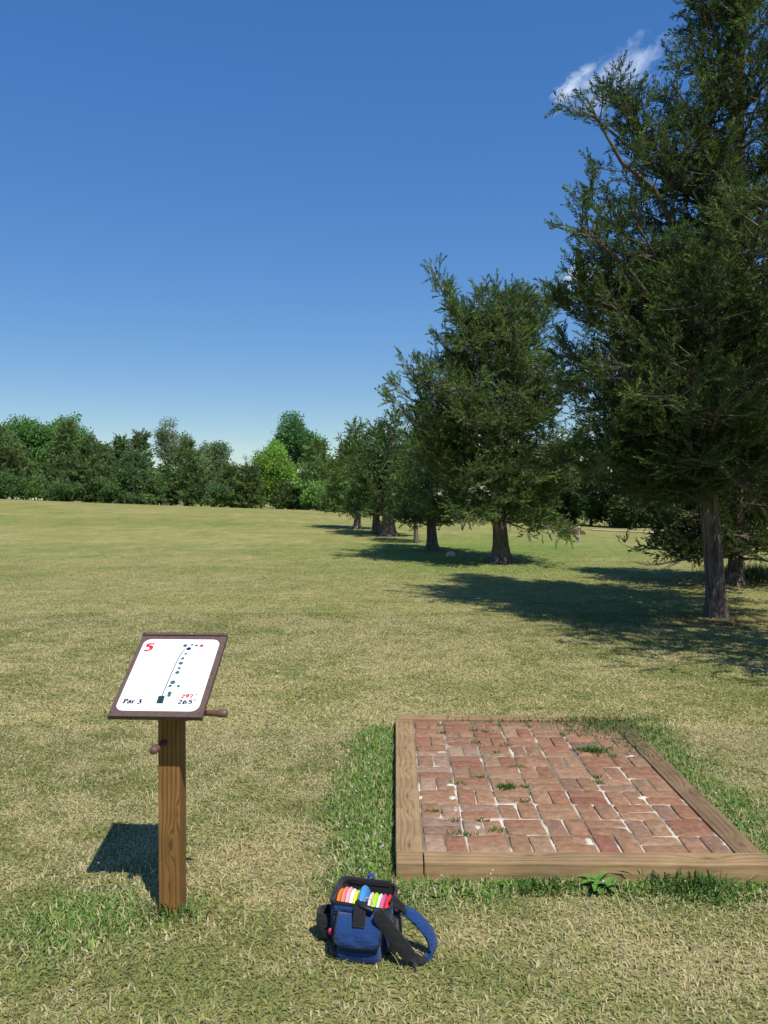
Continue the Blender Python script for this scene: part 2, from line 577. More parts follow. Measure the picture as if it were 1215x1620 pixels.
def blades(xr, dens_fn, n, ymin, ymax, spread, wid, length, tilt, lush_boost=1.0, only_lush=False, seed=0):
    r = np.random.default_rng(seed)
    u = r.random(n); Y = np.sqrt(ymin ** 2 + u * (ymax ** 2 - ymin ** 2))
    X = (r.random(n) * 2 - 1) * (spread * Y + 0.8)
    l, b = cover(X, Y)
    keep = r.random(n) > np.maximum(b * 0.75, 0.96 * sstep(13, 30, Y))
    if only_lush: keep &= r.random(n) < l
    pu, pv_ = pad_local(X, Y)
    keep &= ~((pu > -0.015) & (pu < PAD_W + 0.015) & (pv_ > -0.015) & (pv_ < PAD_L + 0.015))
    X, Y, l = X[keep], Y[keep], l[keep]
    n = len(X)
    g = green_frac(X, Y)
    Z = ground_z(X, Y) - 0.004
    L = length * (0.55 + 0.9 * r.random(n)) * (1 + lush_boost * l)
    Wd = wid * (0.6 + 0.8 * r.random(n)) * (1 + 0.25 * l)
    az = r.random(n) * 2 * np.pi
    tl = np.radians(tilt[0] + (tilt[1] - tilt[0]) * r.random(n)) * (1 - 0.25 * l)
    hx, hy = np.cos(az), np.sin(az)
    d1 = np.stack([hx * np.sin(tl * 0.6), hy * np.sin(tl * 0.6), np.cos(tl * 0.6)], -1)
    t2 = np.minimum(tl * 1.35, 1.75)
    d2 = np.stack([hx * np.sin(t2), hy * np.sin(t2), np.cos(t2)], -1)
    tw = r.random(n) * 2 - 1
    sx = np.stack([-hy, hx, tw * 0.5], -1)
    P0 = np.stack([X, Y, Z], -1)
    P1 = P0 + d1 * (L * 0.5)[:, None]
    P2 = P1 + d2 * (L * 0.5)[:, None]
    P2[:, 2] = np.maximum(P2[:, 2], Z + 0.006)
    w = Wd[:, None] * 0.5
    V = np.stack([P0 - sx * w, P0 + sx * w, P1 + sx * w * 0.9, P2, P1 - sx * w * 0.9], 1)
    gg = np.clip(0.5 + 1.5 * (g - 0.5) + 1.1 * (fbm(X * 9.0, Y * 9.0, 61, 2) - 0.5), 0.04, 0.96)
    straw = r.random(n) > gg * (1 - l) + l * 0.80
    cs = np.array((0.462, 0.408, 0.208)) * (0.78 + 0.40 * r.random((n, 1))) * np.array((1, 1, 1)) + r.normal(0, 0.015, (n, 3))
    cg = (GREEN * (1 - l[:, None]) + LUSHC * 1.1 * l[:, None]) * (0.75 + 0.6 * r.random((n, 1))) * (1 + r.normal(0, 0.08, (n, 3)))
    c = np.where(straw[:, None], cs, cg)
    far = (0.85 * sstep(7, 24, Y))[:, None]
    c = c * (1 - far) + turf_color(X, Y) * (0.85 + 0.3 * r.random((n, 1))) * 1.08 * far
    return V, np.clip(np.repeat(c[:, None, :], 5, 1), 0.005, 0.8)


sets = [blades(None, None, 330000, 2.3, 6.2, 0.60, 0.0050, 0.031, (54, 89), 0.45, seed=1),
        blades(None, None, 260000, 6.2, 12.5, 0.55, 0.0085, 0.032, (54, 89), 0.35, seed=2),
        blades(None, None, 260000, 12.5, 30.0, 0.52, 0.014, 0.032, (62, 89), 0.2, seed=3),
        blades(None, None, 150000, 2.6, 6.9, 0.50, 0.0060, 0.034, (15, 75), 0.4, True, seed=5)]
GV = np.concatenate([s[0] for s in sets]); GC = np.concatenate([s[1] for s in sets])
nb = len(GV)
base = (np.arange(nb, dtype=np.int32) * 5)[:, None]
tri = np.array([[0, 1, 2], [0, 2, 4], [4, 2, 3]], dtype=np.int32).reshape(1, 9)
grass = np_mesh('grass', GV, 3, M_BLADE, None, GC.reshape(-1, 3), False, (base + tri))
grass['kind'] = 'stuff'
tag(grass, 'short mown grass, half green and half dry straw, over the whole field', 'grass')

# scattered long dry stalks standing above the mown turf
r = np.random.default_rng(77)
n = 1000
Y = np.sqrt(2.5 ** 2 + r.random(n) * (6.5 ** 2 - 2.5 ** 2)); X = (r.random(n) * 2 - 1) * 0.55 * Y
pu, pv_ = pad_local(X, Y)
k = ~((pu > -0.05) & (pu < PAD_W + 0.05) & (pv_ > -0.05) & (pv_ < PAD_L + 0.05))
X, Y = X[k], Y[k]; n = len(X)
L = 0.04 + 0.05 * r.random(n) ** 2
az = r.random(n) * 6.283; tl = 0.4 + 0.9 * r.random(n)
d = np.stack([np.cos(az) * np.sin(tl), np.sin(az) * np.sin(tl), np.cos(tl)], -1)
P0 = np.stack([X, Y, np.zeros(n)], -1); P1 = P0 + d * L[:, None] * .6; P2 = P1 + (d + np.array((0, 0, -0.35))) * L[:, None] * .5
s = np.stack([-np.sin(az), np.cos(az), np.zeros(n)], -1) * 0.0022
SV = np.stack([P0 - s, P0 + s, P1 + s, P2, P1 - s], 1)
SC = np.repeat((np.array((0.50, 0.42, 0.23)) * (0.8 + 0.4 * r.random((n, 1))))[:, None, :], 5, 1)
stalks = np_mesh('dry_grass', SV, 3, M_BLADE, None, SC.reshape(-1, 3), False, (np.arange(n, dtype=np.int32) * 5)[:, None] + tri)
stalks['kind'] = 'stuff'
tag(stalks, 'thin pale dry stalks standing up out of the mown turf', 'dry grass')

# white clover heads in the lush turf round the pad and the sign
cl = []
r2 = random.Random(5)
while len(cl) < 80:
    if r2.random() < 0.72:
        px, py = r2.uniform(535, 625), r2.uniform(1150, 1400)
    elif r2.random() < 0.5: px, py = r2.uniform(600, 1215), r2.uniform(1385, 1430)
    else: px, py = r2.uniform(30, 260), r2.uniform(1390, 1480)
    p = on_ground(px, py)
    a, b_ = pad_local(p.x, p.y)
    if a > -0.03 and b_ > -0.03: continue
    cl.append(p)
cv = []
for p in cl:
    rr = r2.uniform(0.0028, 0.0055); zz = r2.uniform(0.035, 0.07)
    for k in range(14):
        th, ph = r2.uniform(0, 6.28), r2.uniform(0, 1.9)
        dd = Vector((math.sin(ph) * math.cos(th), math.sin(ph) * math.sin(th), math.cos(ph)))
        o1 = dd.orthogonal().normalized() * rr * .45; o2 = dd.cross(o1)
        q = Vector((p.x, p.y, zz)) + dd * rr
        cv += [q - o1, q + o2, q + o1 + dd * rr * .5, q - o2]
clover = np_mesh('clover_flowers', [tuple(v) for v in cv], 4, simple('clover_white', (0.55, 0.51, 0.45), 0.8, 60, 0.12, 0), None)
clover['kind'] = 'stuff'
tag(clover, 'small white clover heads dotted through the lush grass by the pad', 'clover')

# ------------------------------------------------------------------ brick tee pad
pad = thing('brick_tee_pad', 'rectangular red brick tee pad in basket weave framed with weathered timbers', 'tee pad', PAD_O, PAD_A)
TW = 0.128
rb = np.random.default_rng(3)


def timber(x0, y0, x1, y1, mat, h=PAD_H, name='timber'):
    bm = bmesh.new()
    cx, cy = (x0 + x1) / 2, (y0 + y1) / 2
    bm_box(bm, (0, 0, (h - 0.10) / 2), (x1 - x0, y1 - y0, h + 0.10), 0.007, 2)
    long_x = (x1 - x0) > (y1 - y0)
    for v in bm.verts:
        q = v.co.x if long_x else v.co.y
        v.co.z += 0.002 * math.sin(q * 5 + cx * 9)
    o = bm_obj(name, bm, mat, pad)
    o.location = (cx, cy, 0)
    return o


g = 0.0025
timber(0.0, 0.002, TW - 0.006, TW, M_TIMX, PAD_H + 0.001)
timber(TW - 0.004 + g, 0.0, PAD_W, TW, M_TIMX, PAD_H + 0.003)
timber(0.004, PAD_L - TW, PAD_W - 0.008, PAD_L, M_TIMX, PAD_H + 0.006)
jl = [TW + g, 0.66, 1.43, PAD_L - TW - g]
for a, b_ in zip(jl, jl[1:]): timber(-0.002, a, TW - 0.002, b_ - 0.003, M_TIMY, PAD_H + 0.002 * rb.random())
jr = [TW + g, 1.52, PAD_L - TW - g]
for a, b_ in zip(jr, jr[1:]): timber(PAD_W - TW, a, PAD_W - 0.002, b_ - 0.003, M_TIMR, PAD_H + 0.002 * rb.random())

# bricks: one rounded template, copied with numpy
bm = bmesh.new()
bm_box(bm, (0, 0, 0), (1, 1, 1))
bm.free()


def round_brick(L, Wd, H, rc, seed):
    """rounded slab: outline with worn corners, two rings of softened edge"""
    rr = random.Random(seed)
    out = []
    cor = [(L / 2, Wd / 2, 0), (-L / 2, Wd / 2, 90), (-L / 2, -Wd / 2, 180), (L / 2, -Wd / 2, 270)]
    for cx, cy, a0 in cor:
        r_ = rc * rr.uniform(0.6, 1.5)
        ox, oy = cx - math.copysign(r_, cx), cy - math.copysign(r_, cy)
        for k in range(4):
            a = rad(a0 + 30 * k)
            out.append((ox + r_ * math.cos(a) + rr.uniform(-.0012, .0012), oy + r_ * math.sin(a) + rr.uniform(-.0012, .0012)))
    return out


mod = (PAD_W - 2 * TW - 0.004) / 7.0
mody = (PAD_L - 2 * TW - 0.006) / 11.0
bx0, by0 = TW + 0.002, TW + 0.003
V, T, Cc = [], [], []
BRICKC = [(0.29, 0.150, 0.085), (0.30, 0.165, 0.094), (0.315, 0.184, 0.104), (0.28, 0.137, 0.080), (0.27, 0.160, 0.100), (0.31, 0.190, 0.110), (0.295, 0.165, 0.094)]
ODD = [(0.20, 0.125, 0.10), (0.29, 0.195, 0.15), (0.26, 0.115, 0.075), (0.20, 0.128, 0.092)]
rr = random.Random(41)
for i in range(7):
    for j in range(11):
        cx, cy = bx0 + (i + .5) * mod, by0 + (j + .5) * mody
        vert = (i + j) % 2 == 0
        for s_ in (-1, 1):
            Lb, Wb = mod * 0.964 * rr.uniform(.955, 1.0), mod * 0.470 * rr.uniform(.94, 1.02)
            ang = rr.gauss(0, 0.018)
            off = s_ * mod * 0.243 + rr.uniform(-.003, .003)
            px_, py_ = (cx + off, cy + rr.uniform(-.003, .003)) if vert else (cx + rr.uniform(-.003, .003), cy + off)
            if vert: ang += math.pi / 2
            top = PAD_H - 0.006 + rr.uniform(-.004, .004)
            tx, ty = rr.gauss(0, .012), rr.gauss(0, .012)
            ol = round_brick(Lb, Wb, .05, 0.012, rr.random())
            col = Vector(rr.choice(BRICKC if rr.random() < .965 else ODD)) * rr.uniform(.9, 1.1)
            if j < 8 and i < 2 and rr.random() < .25: col = col.lerp(Vector((0.40, 0.33, 0.27)), .25)
            b0 = len(V); no = len(ol)
            for inset, dz in ((0, -.05), (0, -.006), (0.0022, -.002), (0.006, 0)):
                for (ox, oy) in ol:
                    kx, ky = ox * (1 - 2 * inset / Lb), oy * (1 - 2 * inset / Wb)
                    X_ = px_ + kx * math.cos(ang) - ky * math.sin(ang)
                    Y_ = py_ + kx * math.sin(ang) + ky * math.cos(ang)
                    V.append((X_, Y_, top + dz + kx * tx + ky * ty)); Cc.append(tuple(col))
            for q in range(3):
                for k in range(no):
                    a, b_ = b0 + q * no + k, b0 + q * no + (k + 1) % no
                    T += [(a, b_, b_ + no), (a, b_ + no, a + no)]
            V.append((px_, py_, top + .0008)); Cc.append(tuple(col))
            c_ = len(V) - 1
            for k in range(no): T.append((b0 + 3 * no + k, b0 + 3 * no + (k + 1) % no, c_))


def brick_mat():
    m, nt, b, o = new_mat('old_brick')
    a = nt.nodes.new('ShaderNodeAttribute'); a.attribute_name = 'col'
    f = noise(nt, 28, 6, 0.65); big = noise(nt, 7, 4, 0.6); sp_ = noise(nt, 190, 3, 0.6)
    c = mixc(nt, 1.0, a.outputs['Color'], ramp(nt, f, [(0.3, (0.72, 0.70, 0.70)), (0.7, (1.22, 1.25, 1.28))]), 'MULTIPLY')
    bl = ramp(nt, big, [(0.56, (0, 0, 0)), (0.74, (1, 1, 1))])
    c = mixc(nt, math_n(nt, 'MULTIPLY', bl, 0.20), c, (0.48, 0.42, 0.36))
    c = mixc(nt, 1.0, c, ramp(nt, sp_, [(0.35, (0.82, 0.82, 0.82)), (0.6, (1.08, 1.08, 1.08))]), 'MULTIPLY')
    nt.links.new(c, b.inputs['Base Color'])
    b.inputs['Roughness'].default_value = 0.9; b.inputs['Specular IOR Level'].default_value = 0.15
    bump(nt, b, math_n(nt, 'ADD', f, sp_), 0.5, 0.003)
    return m


np_mesh('brick_paving', V, 3, brick_mat(), pad, Cc, False, T)

# sand between the bricks, with mounds where it has washed out
sx = np.linspace(TW - 0.001, PAD_W - TW + 0.001, 150); sy = np.linspace(TW - 0.001, PAD_L - TW + 0.001, 230)
SX, SY = np.meshgrid(sx, sy)
SZ = PAD_H - 0.017 + 0.008 * fbm(SX * 9, SY * 9, 2, 3) + 0.004 * (fbm(SX * 30, SY * 30, 4, 2) - .5)
WHITE = 0 * SX
for pxx, pyy, rx, ry in ((712, 1243, .05, .022), (716, 1262, .02, .05), (690, 1292, .045, .018), (722, 1283, .016, .05), (756, 1310, .018, .05),
                         (820, 1275, .035, .03), (660, 1262, .03, .018), (745, 1262, .02, .04), (797, 1345, .02, .02), (933, 1332, .02, .05), (1018, 1262, .03, .02),
                         (847, 1172, .02, .05), (880, 1170, .02, .04), (1000, 1196, .03, .015), (700, 1190, .03, .02), (657, 1300, .012, .12), (1150, 1340, .02, .05)):
    p = at(pxx, pyy, EYE * F / (pyy - 788)); t_ = (EYE - PAD_H) * F / (pyy - 788)
    wx, wy = pad_local((pxx - 607.5) / F * t_, t_)
    q = np.exp(-((SX - wx) / rx) ** 2 - ((SY - wy) / ry) ** 2)
    q = q * np.clip(2.2 * fbm(SX * 26 + pxx, SY * 26, 14, 3) - .35, 0, 1.4)
    SZ += 0.012 * q; WHITE = np.maximum(WHITE, q)
SZ = np.minimum(SZ, PAD_H + 0.001)
ns, ms = len(sx), len(sy)
ii = np.arange(ns * ms).reshape(ms, ns)
sq = np.stack([ii[:-1, :-1], ii[:-1, 1:], ii[1:, 1:], ii[1:, :-1]], -1).reshape(-1, 4)
wn_ = np.clip(WHITE * 1.5 + 3.2 * (fbm(SX * 6, SY * 6, 8, 3) - .50 - .14 * sstep(.3, 2.0, SY)) + .52, 0.08, 1)[..., None]
scol = np.array((0.17, 0.135, 0.09)) * (1 - wn_) + np.array((0.64, 0.58, 0.47)) * wn_


def sand_mat():
    m, nt, b, o = new_mat('joint_sand')
    a = nt.nodes.new('ShaderNodeAttribute'); a.attribute_name = 'col'
    f = noise(nt, 220, 4, .6)
    nt.links.new(mixc(nt, 1.0, a.outputs['Color'], ramp(nt, f, [(.3, (.8, .8, .8)), (.7, (1.1, 1.1, 1.1))]), 'MULTIPLY'), b.inputs['Base Color'])
    b.inputs['Roughness'].default_value = .95; b.inputs['Specular IOR Level'].default_value = .1
    bump(nt, b, f, .4, .002)
    return m


M_SAND = sand_mat()
np_mesh('joint_sand', np.stack([SX, SY, SZ], -1), 4, M_SAND, pad, scol.reshape(-1, 3), True, sq)


def on_pad(px, py):
    t_ = (EYE - PAD_H) * F / (py - 788)
    return Vector(((px - 607.5) / F * t_, t_, PAD_H))


def tuft(n, rx, ry, L, seed, lean=0.9, wid=0.0045, green=(0.085, 0.165, 0.03), z=0.0):
    r = np.random.default_rng(seed)
    x, y = r.normal(0, rx * .5, n), r.normal(0, ry * .5, n)
    az = r.random(n) * 6.283; tl = (0.15 + lean * r.random(n)); ln = L * (.5 + .8 * r.random(n))
    d = np.stack([np.cos(az) * np.sin(tl), np.sin(az) * np.sin(tl), np.cos(tl)], -1)
    P0 = np.stack([x, y, np.full(n, z - .006)], -1); P1 = P0 + d * ln[:, None] * .55
    P2 = P1 + (d * np.array((1.3, 1.3, .35))) * ln[:, None] * .5
    s = np.stack([-np.sin(az), np.cos(az), 0 * az], -1) * wid / 2
    Vt = np.stack([P0 - s, P0 + s, P1 + s, P2, P1 - s], 1)
    c = np.array(green) * (.6 + .8 * r.random((n, 1))) * (1 + r.normal(0, .1, (n, 3)))
    return Vt.reshape(-1, 3), np.clip(np.repeat(c[:, None], 5, 1).reshape(-1, 3), .004, .8), (np.arange(n, dtype=np.int32) * 5)[:, None] + tri


def weed(name, label, cat, p, n, rx, ry, L, seed, **kw):
    v, c, t_ = tuft(n, rx, ry, L, seed, **kw)
    o = np_mesh(name, v, 3, M_BLADE, None, c, False, t_)
    o.location = p
    if 'fringe' in name or 'mat' in name: o['kind'] = 'stuff'
    return tag(o, label, cat)


# small weeds in the joints (uncountable sprinkling) and the bigger clumps as things
jw = []
for i, (px, py) in enumerate(((688, 1286), (720, 1300), (722, 1320), (790, 1316), (800, 1245), (727, 1241), (785, 1192), (803, 1180), (817, 1214),
                              (698, 1160), (700, 1148), (752, 1157), (770, 1158), (789, 1148), (838, 1150), (892, 1163), (970, 1197), (952, 1240), (946, 1232),
                              (833, 1246), (764, 1300), (740, 1323), (765, 1230), (830, 1270), (903, 1150), (906, 1156), (755, 1176), (1085, 1200), (1000, 1168))):
    p = on_pad(px, py)
    v, c, t_ = tuft(26, 0.045, 0.022, 0.026, 100 + i, lean=1.1, wid=.005)
    jw.append((v + np.array(p), c))
jv = np.concatenate([a for a, b_ in jw]); jc = np.concatenate([b_ for a, b_ in jw])
o = np_mesh('joint_weeds', jv, 3, M_BLADE, None, jc, False, (np.arange(len(jv) // 5, dtype=np.int32) * 5)[:, None] + tri)
o['kind'] = 'stuff'; tag(o, 'tiny green weeds sprouting from the joints between the bricks', 'weeds')

weed('weed_clump', 'small round green weed growing out of the bricks near the right timber', 'weed', on_pad(938, 1189), 170, .10, .07, .045, 201, wid=.007)
weed('weed_clump', 'low green weed in the brick joint left of the pad centre', 'weed', on_pad(801, 1247), 90, .055, .03, .035, 212, wid=.006)
weed('grass_mat', 'mat of long grass creeping over the back right corner of the brick pad', 'grass', on_pad(968, 1150), 900, .36, .30, .055, 203, lean=1.3, wid=.005, green=(.11, .165, .05))
weed('grass_fringe', 'grass flopped along the inner side of the back timber', 'grass', on_pad(930, 1141), 500, .75, .07, .055, 204, lean=1.2, wid=.005)
weed('grass_fringe', 'strip of grass lying along the inner edge of the right timber', 'grass', on_pad(1002, 1172), 320, .15, .42, .045, 205, lean=1.3, wid=.005, green=(.11, .165, .05))
weed('grass_clump', 'tall dark green grass clump against the right end of the front timber', 'grass', (1.36, 3.63, 0), 330, .20, .10, .11, 206, lean=.8, wid=.006, green=(.06, .13, .02))
weed('grass_clump', 'grass clump leaning on the front timber left of the dock weed', 'grass', (0.68, 3.64, 0), 200, .20, .08, .075, 207, lean=.8, wid=.006, green=(.06, .13, .02))
weed('grass_clump', 'green grass clump at the foot of the wooden sign post', 'grass', (-0.90, 3.40, 0), 120, .14, .07, .09, 208, lean=.9, wid=.005)

# broad leaved dock against the front timber
dock = thing('dock_weed', 'broad leaved bright green dock weed against the front timber of the pad', 'weed', (on_ground(955, 1403).x, 3.645, 0))
rd = random.Random(9)
bm = bmesh.new()
for i in range(17):
    az = rd.uniform(0, 6.28); ln = rd.uniform(.07, .125); wd = rd.uniform(.022, .036); up = rd.uniform(.5, 1.15)
    d = Vector((math.cos(az), math.sin(az), 0)); s_ = Vector((-d.y, d.x, 0))
    b0 = Vector((rd.uniform(-.05, .05), rd.uniform(-.02, .02), .005))
    prev = None
    for k in range(7):
        t_ = k / 6
        p = b0 + d * ln * t_ * (.65 + .35 * t_) + Vector((0, 0, ln * up * (t_ - .62 * t_ * t_)))
        w_ = wd * math.sin(math.pi * min(1, .08 + .92 * t_)) ** .8 * .5 + .001
        row = [bm.verts.new(p - s_ * w_ + Vector((0, 0, .3 * w_))), bm.verts.new(p), bm.verts.new(p + s_ * w_ + Vector((0, 0, .3 * w_)))]
        if prev:
            for q in (0, 1): bm.faces.new((prev[q], prev[q + 1], row[q + 1], row[q]))
        prev = row
dk, dnt, db, do = new_mat('dock_leaf')
dnt.links.new(ramp(dnt, noise(dnt, 25, 3), [(.3, (.07, .17, .02)), (.7, (.13, .27, .045))]), db.inputs['Base Color'])
db.inputs['Roughness'].default_value = .5
bm_obj('leaves', bm, dk, dock, smooth=True, recalc=False)

# ------------------------------------------------------------------ tee sign
SIGN_A = rad(-3.1)
post_front = on_ground(269, 1450)
SIGN_P = Vector((post_front.x, post_front.y + 0.046, 0))
sign = thing('tee_sign', 'slanted hole five tee sign with white course map on a square wooden post', 'sign', SIGN_P, SIGN_A)
Rm = Matrix.Rotation(-SIGN_A, 3, 'Z')
p0 = Rm @ (Vector((-0.9055, 3.275, 0.8600)) - SIGN_P)
p1 = Rm @ (Vector((-0.8816, 3.70, 1.117)) - SIGN_P)
BW, BL = .38, (p1 - p0).length
slope = math.atan2(p1.z - p0.z, p1.y - p0.y)
BM = Matrix.Translation(p0) @ Matrix.Rotation(slope, 4, 'X') @ Matrix.Translation((-BW / 2, 0, 0))     # u right, v up the slope


def under(y):      # height of the board's underside at local y
    return p0.z + (y - p0.y) * math.tan(slope) - 0.024 / math.cos(slope)


bm = bmesh.new()
bm_box(bm, (0, 0, .4), (.091, .091, 1.0), .005, 2)
for v in bm.verts:
    if v.co.z > .5: v.co.z = under(v.co.y) - (0.9 - v.co.z)
bm_obj('post', bm, M_POST, sign)

M_BOARD = simple('brown_board', (0.115, 0.072, 0.058), .55, 40, .18, .2, .35)
bm = bmesh.new(); bm_box(bm, (BW / 2, BL / 2, -.011), (BW, BL, .022), .003, 2, None)
bo = bm_obj('board', bm, M_BOARD, sign); bo.matrix_local = BM
bm = bmesh.new(); bm_box(bm, (BW / 2, BL - .008, .004), (BW + .002, .016, .008), .002, 2)
so = bm_obj('trim_strip', bm, M_BOARD, bo)
pm, pnt, pb, po_ = new_mat('white_sign_panel')
pnt.links.new(ramp(pnt, noise(pnt, 9, 4), [(.3, (.80, .80, .80)), (.7, (.84, .84, .845))]), pb.inputs['Base Color'])
pb.inputs['Roughness'].default_value = .32
ol = []
u0, u1, v0, v1, rc = .0205, .3575, .0265, .457, .034
for cx, cy, a0 in ((u1 - rc, v1 - rc, 0), (u0 + rc, v1 - rc, 90), (u0 + rc, v0 + rc, 180), (u1 - rc, v0 + rc, 270)):
    for k in range(9):
        a = rad(a0 + k * 90 / 8); ol.append((cx + rc * math.cos(a), cy + rc * math.sin(a)))
bm = bmesh.new()
lo = [bm.verts.new((x, y, .0002)) for x, y in ol]; hi = [bm.verts.new((x, y, .0022)) for x, y in ol]
bm.faces.new(hi)
for k in range(len(ol)): bm.faces.new((lo[k], lo[(k + 1) % len(ol)], hi[(k + 1) % len(ol)], hi[k]))
panel = bm_obj('panel', bm, pm, sign); panel.matrix_local = BM


def ink(name, c): return simple(name, c, .4, 40, .08, 0, .3)


INK_K = ink('ink_black', (.012, .014, .03)); INK_R = ink('ink_red', (.62, .018, .03)); INK_T = ink('ink_teal', (.035, .13, .14)); INK_N = ink('ink_navy', (.012, .012, .06)); INK_L = ink('ink_line', (.10, .08, .12))
INK_TEE = ink('ink_tee_green', (.02, .045, .05))


def pen(strokes, nib, ang, z=.0027):
    """broad nib lettering: each stroke a ribbon whose width follows the nib's angle"""
    bm = bmesh.new()
    nv = Vector((math.cos(ang), math.sin(ang))) * nib / 2
    thin = nib * .26
    for i, st in enumerate(strokes):
        pts = [Vector(p) for p in st]
        dense = []
        sp_ = spline([(p.x, p.y, 0) for p in pts], 7) if len(pts) > 2 else [Vector((pts[0].x, pts[0].y, 0)).lerp(Vector((pts[-1].x, pts[-1].y, 0)), k / 6) for k in range(7)]
        prev = None
        for k, p in enumerate(sp_):
            t = (sp_[min(k + 1, len(sp_) - 1)] - sp_[max(k - 1, 0)]); t = Vector((t.x, t.y)).normalized()
            nrm = Vector((-t.y, t.x))
            w = nv.dot(nrm); w = math.copysign(max(abs(w), thin), w)
            e = nrm * w
            row = [bm.verts.new((p.x - e.x, p.y - e.y, z + i * .00006)), bm.verts.new((p.x + e.x, p.y + e.y, z + i * .00006))]
            if prev:
                try: bm.faces.new((prev[0], prev[1], row[1], row[0]))
                except ValueError: pass
            prev = row
    return bm


GL = {'5': [[(.28, .98), (.95, 1.0)], [(.30, .98), (.20, .58)], [(.20, .58), (.50, .66), (.78, .48), (.76, .20), (.45, .02), (.08, .06)]],
      'P': [[(.22, 1.0), (.22, .0)], [(.02, 0), (.45, 0)], [(.05, .97), (.45, 1.0), (.78, .84), (.72, .58), (.40, .44), (.22, .48)]],
      'a': [[(.12, .60), (.40, .68), (.60, .54), (.60, .0)], [(.60, .0), (.78, .03)], [(.60, .40), (.30, .40), (.10, .20), (.25, .0), (.58, .10)]],
      'r': [[(.18, .66), (.18, .0)], [(.03, 0), (.36, 0)], [(.18, .48), (.40, .68), (.60, .60)]],
      '3': [[(.10, .82), (.40, .92), (.66, .78), (.56, .58), (.32, .48)], [(.32, .48), (.66, .42), (.76, .16), (.45, -.06), (.06, .02)]],
      '2': [[(.08, .68), (.30, .86), (.62, .78), (.60, .50), (.06, .04)], [(.06, .04), (.78, .04)]],
      '6': [[(.70, .98), (.35, .86), (.12, .50), (.16, .12), (.42, .0), (.68, .14), (.70, .40), (.45, .56), (.18, .40)]],
      '9': [[(.66, .62), (.60, .92), (.30, .94), (.12, .70), (.30, .46), (.62, .56)], [(.66, .78), (.62, .30), (.25, .0)]],
      '7': [[(.02, .80), (.10, .90), (.78, .88)], [(.76, .88), (.50, .50), (.30, .0)]],
      "'": [[(.40, 1.12), (.32, .84)]]}


def text(name, s, x, y, h, adv, nib, ang, mat, slant=0.0, parent=None):
    st = []
    for ch in s:
        if ch == ' ': x += h * .42; continue
        for q in GL[ch]: st.append([(x + h * .82 * px + slant * h * py, y + h * py) for px, py in q])
        x += h * (adv.get(ch, adv['*']))
    return bm_obj(name, pen(st, nib, ang), mat, panel, recalc=False)


text('hole_number', '5', .0345, .380, .0455, {'*': .8}, .0175, rad(28), INK_R)
text('par_text', 'Par 3', .042, .0665, .0225, {'*': .80, 'r': .62, 'a': .76}, .0078, rad(24), INK_K)
text('red_distance', "297'", .270, .1000, .0205, {'*': .86}, .0078, rad(25), INK_R)
text('black_distance', "265'", .266, .0670, .0225, {'*': .88}, .0078, rad(24), INK_K)


def disc_mark(name, u, v, r_, mat):
    bm = bmesh.new()
    bm.faces.new([bm.verts.new((u + r_ * math.cos(k * math.pi / 12), v + r_ * math.sin(k * math.pi / 12), .0026)) for k in range(24)])
    return bm_obj(name, bm, mat, panel)


for u, v, dm in ((.2097, .4156, .0150), (.2387, .4217, .0098), (.259, .4167, .0112), (.2249, .3632, .0098), (.2193, .3336, .0125), (.2187, .3038, .0155), (.2198, .2733, .0112),
                 (.2187, .2468, .0150), (.2146, .1884, .0178), (.2089, .1675, .0120), (.244, .1664, .0112), (.218, .1266, .0142), (.2191, .1126, .0125)):
    disc_mark('tree_mark', u, v, dm * .62, INK_T)
disc_mark('basket_mark', .2305, .3957, .0100, INK_N)
disc_mark('red_basket_mark', .2823, .4162, .0086, INK_R)
bm = bmesh.new(); bm.faces.new([bm.verts.new((x, y, .0026)) for x, y in ((.1785, .0675), (.2057, .0675), (.2030, .1104), (.1775, .1102))])
bm_obj('tee_mark', bm, INK_TEE, panel)
fl = spline([(x, y, .00245) for x, y in ((.1908, .109), (.193, .18), (.196, .2663), (.2000, .32), (.2055, .3687), (.212, .3879), (.2213, .3963))], 6)
bm = bmesh.new()
prev = None
for k, p in enumerate(fl):
    t = (fl[min(k + 1, len(fl) - 1)] - fl[max(k - 1, 0)]).normalized(); e = Vector((-t.y, t.x, 0)) * .0021
    row = [bm.verts.new(p - e), bm.verts.new(p + e)]
    if prev: bm.faces.new((prev[0], prev[1], row[1], row[0]))
    prev = row
bm_obj('flight_line', bm, INK_L, panel)
M_SCREW = simple('dark_screw', (.05, .042, .042), .45, 60, .2, 0, .5)
for u, v in ((.011, .018), (BW - .011, .018), (.011, .24), (BW - .011, .24), (.012, BL - .008), (BW - .018, BL - .008)):
    bm = bmesh.new()
    bm_lathe(bm, [(.0045, 0), (.0042, .0018), (.002, .003), (0, .003)], 12, Matrix.Translation((u, v, .0002 if v < .4 else .008)))
    s_ = bm_obj('screw', bm, M_SCREW, bo, smooth=True)
sc_scratch = simple('bare_chip', (.5, .46, .42), .6, 60, .1, 0)
bm = bmesh.new(); bm.faces.new([bm.verts.new(q) for q in ((.216, BL - .010, .0083), (.226, BL - .0095, .0083), (.227, BL - .006, .0083), (.217, BL - .0058, .0083))])
bm_obj('paint_chip', bm, sc_scratch, bo)

M_PEG = simple('brown_peg', (0.14, 0.078, 0.062), .42, 30, .2, .1, .45)


